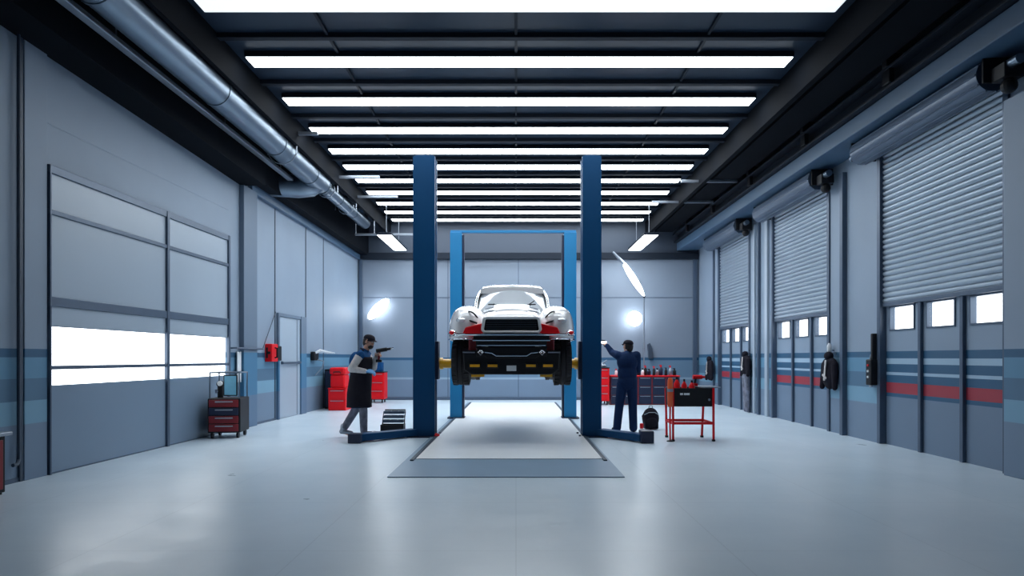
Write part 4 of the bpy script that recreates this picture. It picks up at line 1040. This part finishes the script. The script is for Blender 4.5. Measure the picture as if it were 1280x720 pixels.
# red tools in / on the bin
def red_can(x, y, h, r, lab, z=0.63):
    o = thing('oil_can', lab, 'can', (x, y, z), group='red containers standing in the black parts table')
    s = MB(); s.lathe((0, 0, 0), 'z', [(0, r), (h*0.75, r), (h*0.86, r*0.5), (h*0.9, r*0.35)], 18); s.build('can', 'red', o, smooth=True)
    s = MB(); s.cyl((0, 0, h*0.88), (0, 0, h), r*0.36, n=12); s.build('cap', 'black', o, smooth=True)
red_can(2.84, 11.30, 0.48, 0.055, 'tall red can at the left end of the black parts table')
red_can(2.98, 11.34, 0.44, 0.05, 'red can standing next to the leftmost can in the parts table')
red_can(3.10, 11.28, 0.42, 0.055, 'short red can nearest the grey worktop of the parts table')
o = thing('power_drill', 'red power drill lying on the grey worktop of the parts table', 'power drill', (3.24, 11.36, 0.945))
s = MB(); s.cyl((-0.10, 0, 0.16), (0.06, 0, 0.16), 0.038, n=18); s.cyl((0.06, 0, 0.16), (0.11, 0, 0.16), 0.022, n=14); s.build('motor_housing', 'red', o, smooth=True)
s = MB(); s.bar((-0.05, 0, 0.14), (-0.07, 0, 0.04), 0.035, 0.04); s.build('grip', 'black', o, bevel=0.008)
s = MB(); s.box(-0.12, -0.02, -0.035, 0.035, 0, 0.05); s.build('battery', 'red', o, bevel=0.008)
# orange holder hanging at the left end
hx = tx0-0.055
o = thing('tool_roll', 'orange-red roll strapped upright to the left end of the parts table', 'tool roll', (hx-0.0, 11.06, 0.60))
s = MB(); s.lathe((0, 0, 0), 'z', [(0.0, 0.038), (0.03, 0.048), (0.27, 0.05), (0.46, 0.045), (0.50, 0.03)], 20); s.build('roll', 'orange', o, smooth=True)
s = MB(); s.lathe((0, 0, 0.26), 'z', [(0, 0.052), (0.05, 0.053)], 20); s.build('strap', 'steel', o, smooth=True)
s = MB(); s.tube([(0.0, 0, 0.0), (-0.005, 0, -0.25), (0.0, 0, -0.585)], 0.014, 8); s.build('stand_rod', 'red', o, smooth=True)
s = MB(); s.lathe((0, 0, -0.60), 'z', [(0, 0.06), (0.015, 0.06), (0.025, 0.02)], 20); s.build('stand_foot', 'black', o, smooth=True)

# backpack behind the table
bp = thing('backpack', 'black backpack on the floor between the person in coveralls and the table', 'backpack', (X_at(814, 12.9), 12.95, 0))
s = MB(); s.ball((0, 0, 0.22), (0.17, 0.13, 0.22), 20); s.box(-0.14, 0.14, -0.10, 0.10, 0.015, 0.2); blob(s, 'body', 'cloth_black', bp, 0.012, 6)
s = MB(); s.ball((0, -0.12, 0.15), (0.11, 0.05, 0.10), 16); s.build('pocket', 'cloth_black', bp, smooth=True)
s = MB(); s.tube([(-0.04, 0, 0.42), (-0.03, 0, 0.47), (0.03, 0, 0.47), (0.04, 0, 0.42)], 0.01, 8); s.build('handle', 'steel', bp, smooth=True)
for sx in (-1, 1):
    s = MB(); s.tube([(sx*0.07, 0.10, 0.38), (sx*0.13, 0.17, 0.25), (sx*0.11, 0.12, 0.06)], 0.018, 8); s.build('shoulder_strap', 'cloth_black', bp, smooth=True)
s = MB(); s.tube([(-0.14, -0.06, 0.30), (-0.06, -0.12, 0.35), (0.06, -0.12, 0.35), (0.14, -0.06, 0.30)], 0.008, 6); s.build('zip_trim', 'steel', bp)
o = thing('drinks_can', 'small red and white can on the floor beside the backpack', 'can', (X_at(802, 12.1), 12.1, 0))
s = MB(); s.lathe((0, 0, 0), 'z', [(0, 0.03), (0.01, 0.038), (0.10, 0.038), (0.11, 0.03)], 18); s.build('can', 'white', o, smooth=True)
s = MB(); s.lathe((0, 0, 0.11), 'z', [(0, 0.03), (0.03, 0.034), (0.09, 0.034), (0.10, 0.02)], 18); s.build('red_lid', 'red', o, smooth=True)

# open tool box on the floor left
tb = thing('toolbox', 'open black toolbox with fold-out trays on the floor left of the lift post', 'toolbox', (X_at(490, 12.3), 12.4, 0))
s = MB(); s.box(-0.22, 0.22, -0.12, 0.12, 0, 0.02); s.box(-0.22, 0.22, -0.12, -0.105, 0.02, 0.16); s.box(-0.22, 0.22, 0.105, 0.12, 0.02, 0.16); s.box(-0.22, -0.205, -0.12, 0.12, 0.02, 0.16); s.box(0.205, 0.22, -0.12, 0.12, 0.02, 0.16)
s.build('base', 'black', tb, bevel=0.006)
for zz, yv in ((0.20, 0.04), (0.28, 0.10), (0.36, 0.16)):
    s = MB(); s.box(-0.20, 0.20, yv-0.08, yv+0.08, zz-0.008, zz); s.box(-0.20, 0.20, yv-0.08, yv-0.07, zz, zz+0.045); s.box(-0.20, 0.20, yv+0.07, yv+0.08, zz, zz+0.045)
    for xx in (-0.20, -0.07, 0.07, 0.19): s.box(xx, xx+0.01, yv-0.07, yv+0.07, zz, zz+0.045)
    s.build('tray', 'alu', tb, bevel=0.003)
for sx in (-1, 1):
    s = MB(); s.bar((sx*0.212, 0.0, 0.12), (sx*0.212, 0.17, 0.39), 0.012, 0.02); s.bar((sx*0.212, 0.07, 0.12), (sx*0.212, 0.10, 0.30), 0.012, 0.02); s.build('hinge_arm', 'black', tb)
s = MB(); s.tube([(-0.2, 0.22, 0.36), (-0.2, 0.24, 0.42), (0.2, 0.24, 0.42), (0.2, 0.22, 0.36)], 0.012, 8); s.build('handle', 'black', tb, smooth=True)
o = thing('tool_wallet', 'flat dark tool wallet lying on the floor beside the open toolbox', 'tool wallet', (X_at(468, 12.2), 12.1, 0))
s = MB(); s.box(-0.14, 0.12, -0.09, 0.09, 0, 0.05); s.build('wallet', 'cloth_black', o, bevel=0.02)
s = MB(); s.box(-0.02, 0.02, -0.092, 0.092, 0.049, 0.056); s.build('strap', 'steel', o, bevel=0.002)

# ------------------------------------------------------------------ tool trolley by the left pilaster
ty = WL.Y(277)-0.0
tr = thing('tool_trolley', 'dark tool trolley with a metal frame beside the left pilaster', 'trolley', (-5.27, 11.75, 0), rz=math.radians(8))
s = MB(); s.box(-0.28, 0.28, -0.30, 0.30, 0.10, 0.72); s.build('body', 'black', tr, bevel=0.02)
for k in range(4):
    s = MB(); s.box(-0.25, 0.25, -0.325, -0.30, 0.13+0.145*k, 0.26+0.145*k); d = s.build('drawer', 'red_dark' if k in (0, 1, 3) else 'navy', tr, bevel=0.006)
    s = MB(); s.box(-0.14, 0.16, -0.345, -0.325, 0.215+0.145*k, 0.235+0.145*k); s.build('handle', 'steel', d, bevel=0.004)
for a in (-1, 1):
    for b in (-1, 1):
        s = MB(); s.cyl((a*0.22-0.018, b*0.22, 0.055), (a*0.22+0.018, b*0.22, 0.055), 0.055, n=16); s.build('castor', 'black', tr, smooth=True)
s = MB()
for a in (-0.25, 0.25):
    for b in (-0.26, 0.26): s.tube([(a, b, 0.72), (a, b, 1.18)], 0.014, 8)
for b in (-0.26, 0.26): s.tube([(-0.25, b, 1.18), (0.25, b, 1.18)], 0.014, 8)
for a in (-0.25, 0.25): s.tube([(a, -0.26, 1.18), (a, 0.26, 1.18)], 0.014, 8)
s.build('frame', 'galv', tr, smooth=True)
s = MB(); s.box(-0.02, 0.22, -0.262, -0.235, 0.76, 1.14); sc_ = s.build('display', 'black', tr, bevel=0.008)
s = MB(); s.box(0.0, 0.20, -0.268, -0.262, 0.78, 1.12); s.build('screen', 'screen', sc_)
o = thing('gas_regulator', 'small black and silver gauge unit on top of the tool trolley', 'gauge', (-5.38, 11.65, 0.72))
s = MB(); s.cyl((0, 0, 0), (0, 0, 0.22), 0.05, n=16); s.ball((0, 0, 0.25), (0.07, 0.07, 0.06), 16); s.build('body', 'black', o, smooth=True)
s = MB(); s.cyl((0.02, -0.08, 0.26), (0.02, -0.05, 0.26), 0.045, n=20); s.build('dial', 'white', o, smooth=True)
s = MB(); s.cyl((-0.05, -0.07, 0.12), (-0.05, -0.04, 0.12), 0.035, n=20); s.build('small_dial', 'chrome', o, smooth=True)
o = thing('hanging_towel', 'pale towel hanging on the pilaster above the tool trolley', 'towel', (*WL.p(12.95, 0.03, 0)[:2], 0.95))
s = MB(); s.grid(lambda u, v: (0.02+0.012*math.sin(u*9), -0.09+0.18*u, 0.62*v), 12, 8); s.build('cloth', 'white', o, smooth=True, solid=0.02)
s = MB(); s.cyl((-0.03, 0.0, 0.62), (0.05, 0.0, 0.62), 0.012, n=8); s.build('hook', 'steel', o, smooth=True)
# wall rail + cable
o = thing('wall_rail', 'thin dark rail with a slanting cable on the left wall by the pilaster', 'rail', WL.p(13.3, 0, 1.62))
s = MB(); a_, b_ = WL.p(WL.Y(287), 0.13, 1.64), WL.p(WL.Y(321), 0.13, 1.64)
s.tube([a_, b_], 0.022, 8); s.tube([b_, WL.p(WL.Y(321), 0.0, 1.64)], 0.016, 8); s.tube([a_, WL.p(WL.Y(287), 0.0, 1.64)], 0.016, 8); s.build('bar', 'alu', o, w=True, smooth=True)
s = MB(); s.tube([b_, WL.p(WL.Y(343), 0.03, Z_at(390, WL.Y(343)))], 0.010, 6); s.build('cable', 'seam', o, w=True)
# red box and devices on left wall
yb_ = WL.Y(335); zc_ = Z_at(441, yb_)
o = thing('call_box', 'red wall box with a black handset beside the grey side door', 'wall box', WL.p(yb_, 0, zc_))
s = MB(); WL.box(s, yb_-0.17, yb_+0.17, 0.0, 0.16, zc_-0.20, zc_+0.20); s.build('box', 'red', o, w=True, bevel=0.015)
s = MB(); WL.box(s, yb_-0.175, yb_-0.165, 0.03, 0.07, zc_-0.12, zc_+0.12); WL.box(s, yb_-0.185, yb_-0.175, 0.05, 0.13, zc_-0.03, zc_+0.03); s.build('front_plate', 'black', o, w=True)
s = MB(); WL.box(s, yb_+0.18, yb_+0.42, 0.0, 0.15, zc_-0.18, zc_+0.16); s.build('side_unit', 'black', o, w=True, bevel=0.02)
s = MB(); s.tube([WL.p(yb_, 0.12, zc_+0.12), WL.p(yb_, 0.21, zc_+0.10), WL.p(yb_, 0.21, zc_-0.10), WL.p(yb_, 0.12, zc_-0.12)], 0.022, 8); s.build('handset', 'black', o, w=True, smooth=True)
yb_ = WL.Y(391); zc_ = Z_at(446, yb_)
o = thing('hose_nozzle', 'small dark and white hose holder with a long spout on the left wall', 'hose holder', WL.p(yb_, 0, zc_))
s = MB(); WL.box(s, yb_-0.2, yb_+0.15, 0.0, 0.12, zc_-0.10, zc_+0.14); s.build('bracket', 'black', o, w=True, bevel=0.03)
s = MB(); s.tube([WL.p(yb_-0.1, 0.10, zc_+0.10), WL.p(yb_, 0.2, zc_+0.17), WL.p(yb_, 0.42, zc_+0.12), WL.p(yb_, 0.60, zc_+0.10)], [0.03, 0.045, 0.03, 0.015], 10); s.build('spout', 'white', o, w=True, smooth=True)
s = MB(); s.tube([WL.p(yb_+0.05, 0.10, zc_-0.08), WL.p(yb_+0.05, 0.28, zc_-0.12), WL.p(yb_+0.05, 0.24, zc_-0.30), WL.p(yb_+0.05, 0.05, zc_-0.5)], 0.018, 8); s.build('hose', 'steel', o, w=True, smooth=True)
# near-left conduit with hook and dark cabinet at the frame edge
o = thing('drop_conduit', 'thin dark conduit running down the near left wall', 'conduit', WL.p(7.42, 0.05, 0.30))
s = MB(); s.tube([WL.p(7.42, 0.05, 5.2), WL.p(7.42, 0.05, 0.25)], 0.018, 8); s.build('pipe', 'seam', o, w=True, smooth=True)
s = MB(); s.tube([WL.p(7.42, 0.05, 0.26), WL.p(7.36, 0.08, 0.22), WL.p(7.30, 0.08, 0.22)], 0.022, 8); s.build('end_hook', 'seam', o, w=True, smooth=True)
o = thing('side_cabinet', 'dark cabinet with a grey top at the left edge of the view', 'cabinet', WL.p(6.45, 0.26, 0))
s = MB(); WL.box(s, 6.02, 6.82, 0.02, 0.40, 0.02, 0.62); s.build('body', 'black', o, w=True, bevel=0.01)
s = MB(); WL.box(s, 5.97, 6.87, 0.01, 0.44, 0.62, 0.66); s.build('top', 'steel', o, w=True, bevel=0.008)
s = MB(); WL.box(s, 6.07, 6.77, 0.40, 0.42, 0.06, 0.58); d = s.build('door', 'red_dark', o, w=True, bevel=0.006)
s = MB(); WL.box(s, 6.65, 6.68, 0.42, 0.45, 0.30, 0.45); s.build('handle', 'steel', d, w=True)
s = MB(); WL.box(s, 6.05, 6.80, 0.05, 0.38, 0.0, 0.02); s.build('plinth', 'black', o, w=True)

# ------------------------------------------------------------------ gear hanging on the right wall
def hung_jacket(px, pz, Y, label, scale=1.0, legs=False, nn=0.10):
    p = WR.p(Y, nn, pz)
    o = thing('work_jacket', label, 'jacket', p, group='dark work clothes and gear hung on the right wall')
    s = MB(); k = scale
    s.ball((0, 0, -0.28*k), (0.11, 0.20*k, 0.28*k), 16); s.ball((0, 0, -0.10*k), (0.09, 0.22*k, 0.11*k), 14)
    s.cap((0, -0.18*k, -0.12*k), 0.065, (-0.03, -0.23*k, -0.52*k), 0.05); s.cap((0, 0.18*k, -0.12*k), 0.065, (-0.03, 0.22*k, -0.52*k), 0.05)
    blob(s, 'cloth', 'cloth_black', o, 0.014, 5)
    s = MB(); s.ball((-0.02, 0, 0.03), (0.08, 0.10*k, 0.08*k), 14); s.build('hood', 'cloth_black', o, smooth=True)
    s = MB(); s.bar((-0.115, -0.07*k, -0.05), (-0.125, -0.03*k, -0.40*k), 0.02, 0.05); s.bar((-0.11, 0.06*k, -0.30*k), (-0.12, -0.10*k, -0.36*k), 0.02, 0.04); s.build('reflective_strip', 'cloth_pale', o, bevel=0.006)
    s = MB(); s.cyl((nn, 0, 0.08), (-0.02, 0, 0.10), 0.012, n=8); s.build('hook', 'steel', o, smooth=True)
    if legs:
        s = MB(); s.cap((0, -0.08, -0.58*k), 0.08, (0.02, -0.07, -1.45), 0.055); s.cap((0, 0.08, -0.58*k), 0.08, (0.02, 0.07, -1.45), 0.055); s.ball((0, 0, -0.56*k), (0.09, 0.16, 0.09), 12)
        blob(s, 'trousers', 'cloth_grey', o, 0.014, 4)
    return o
Yj = WR.Y(938)
hung_jacket(936, Z_at(444, Yj), Yj, 'dark jacket with trousers hanging in front of the far shutter', 1.0, True, 0.12)
Yj = WR.Y(1045)
hung_jacket(1042, Z_at(447, Yj), Yj, 'dark jacket hanging at the edge of the middle shutter', 1.1, False, 0.12)
Yj = WR.Y(892)
hung_jacket(884, Z_at(450, Yj), Yj, 'dark jacket hanging on the far pier next to the back corner', 1.15, False, 0.12)
# bottle-like white thing above the jacket at the middle shutter
Yj = WR.Y(1042)
o = thing('spray_lamp', 'small white fitting above the jacket at the middle shutter', 'fitting', WR.p(Yj, 0.0, 1.62))
s = MB(); s.lathe(WR.p(Yj, 0.08, 1.56), 'z', [(0, 0.035), (0.02, 0.045), (0.12, 0.045), (0.17, 0.02)], 16); s.build('cover', 'white', o, w=True, smooth=True)
s = MB(); WR.box(s, Yj-0.02, Yj+0.02, 0.0, 0.08, 1.58, 1.60); s.build('bracket', 'alu', o, w=True)
# black control unit by the nearest shutter
Yj = WR.Y(1096)
o = thing('door_control', 'tall black control unit beside the nearest shutter', 'control box', WR.p(Yj, 0, 1.0))
s = MB(); WR.box(s, Yj-0.07, Yj+0.10, 0.0, 0.14, 0.98, 1.42); s.build('box', 'black', o, w=True, bevel=0.02)
s = MB(); WR.box(s, Yj-0.05, Yj+0.02, 0.0, 0.10, 1.42, 1.86); s.build('upper_box', 'black', o, w=True, bevel=0.015)
s = MB(); s.tube([WR.p(Yj+0.12, 0.03, 1.5), WR.p(Yj+0.16, 0.06, 1.3), WR.p(Yj+0.16, 0.06, 1.05), WR.p(Yj+0.10, 0.06, 0.95), WR.p(Yj+0.04, 0.06, 0.97)], 0.014, 8); s.build('cable', 'steel', o, w=True, smooth=True)
for zz, mm in ((1.32, 'red'), (1.22, 'white'), (1.12, 'white')):
    s = MB(); s.cyl(WR.p(Yj+0.01, 0.14, zz), WR.p(Yj+0.01, 0.155, zz), 0.02, n=14); s.build('button', mm, o, w=True, smooth=True)

# ------------------------------------------------------------------ world and render settings
w = bpy.data.worlds.new('world'); sc.world = w; w.use_nodes = True
nt = w.node_tree; bg = nt.nodes['Background']
bg.inputs['Color'].default_value = (0.93, 0.97, 1.0, 1)
bg.inputs['Strength'].default_value = 3.5
sc.view_settings.view_transform = 'Standard'
sc.view_settings.look = 'None'
sc.view_settings.gamma = 1
sc.view_settings.use_curve_mapping = False
sc.view_settings.exposure = 0.15
sc.cycles.max_bounces = 8
sc.cycles.diffuse_bounces = 5
sc.cycles.glossy_bounces = 4
sc.cycles.transparent_max_bounces = 8
sc.cycles.use_denoising = True
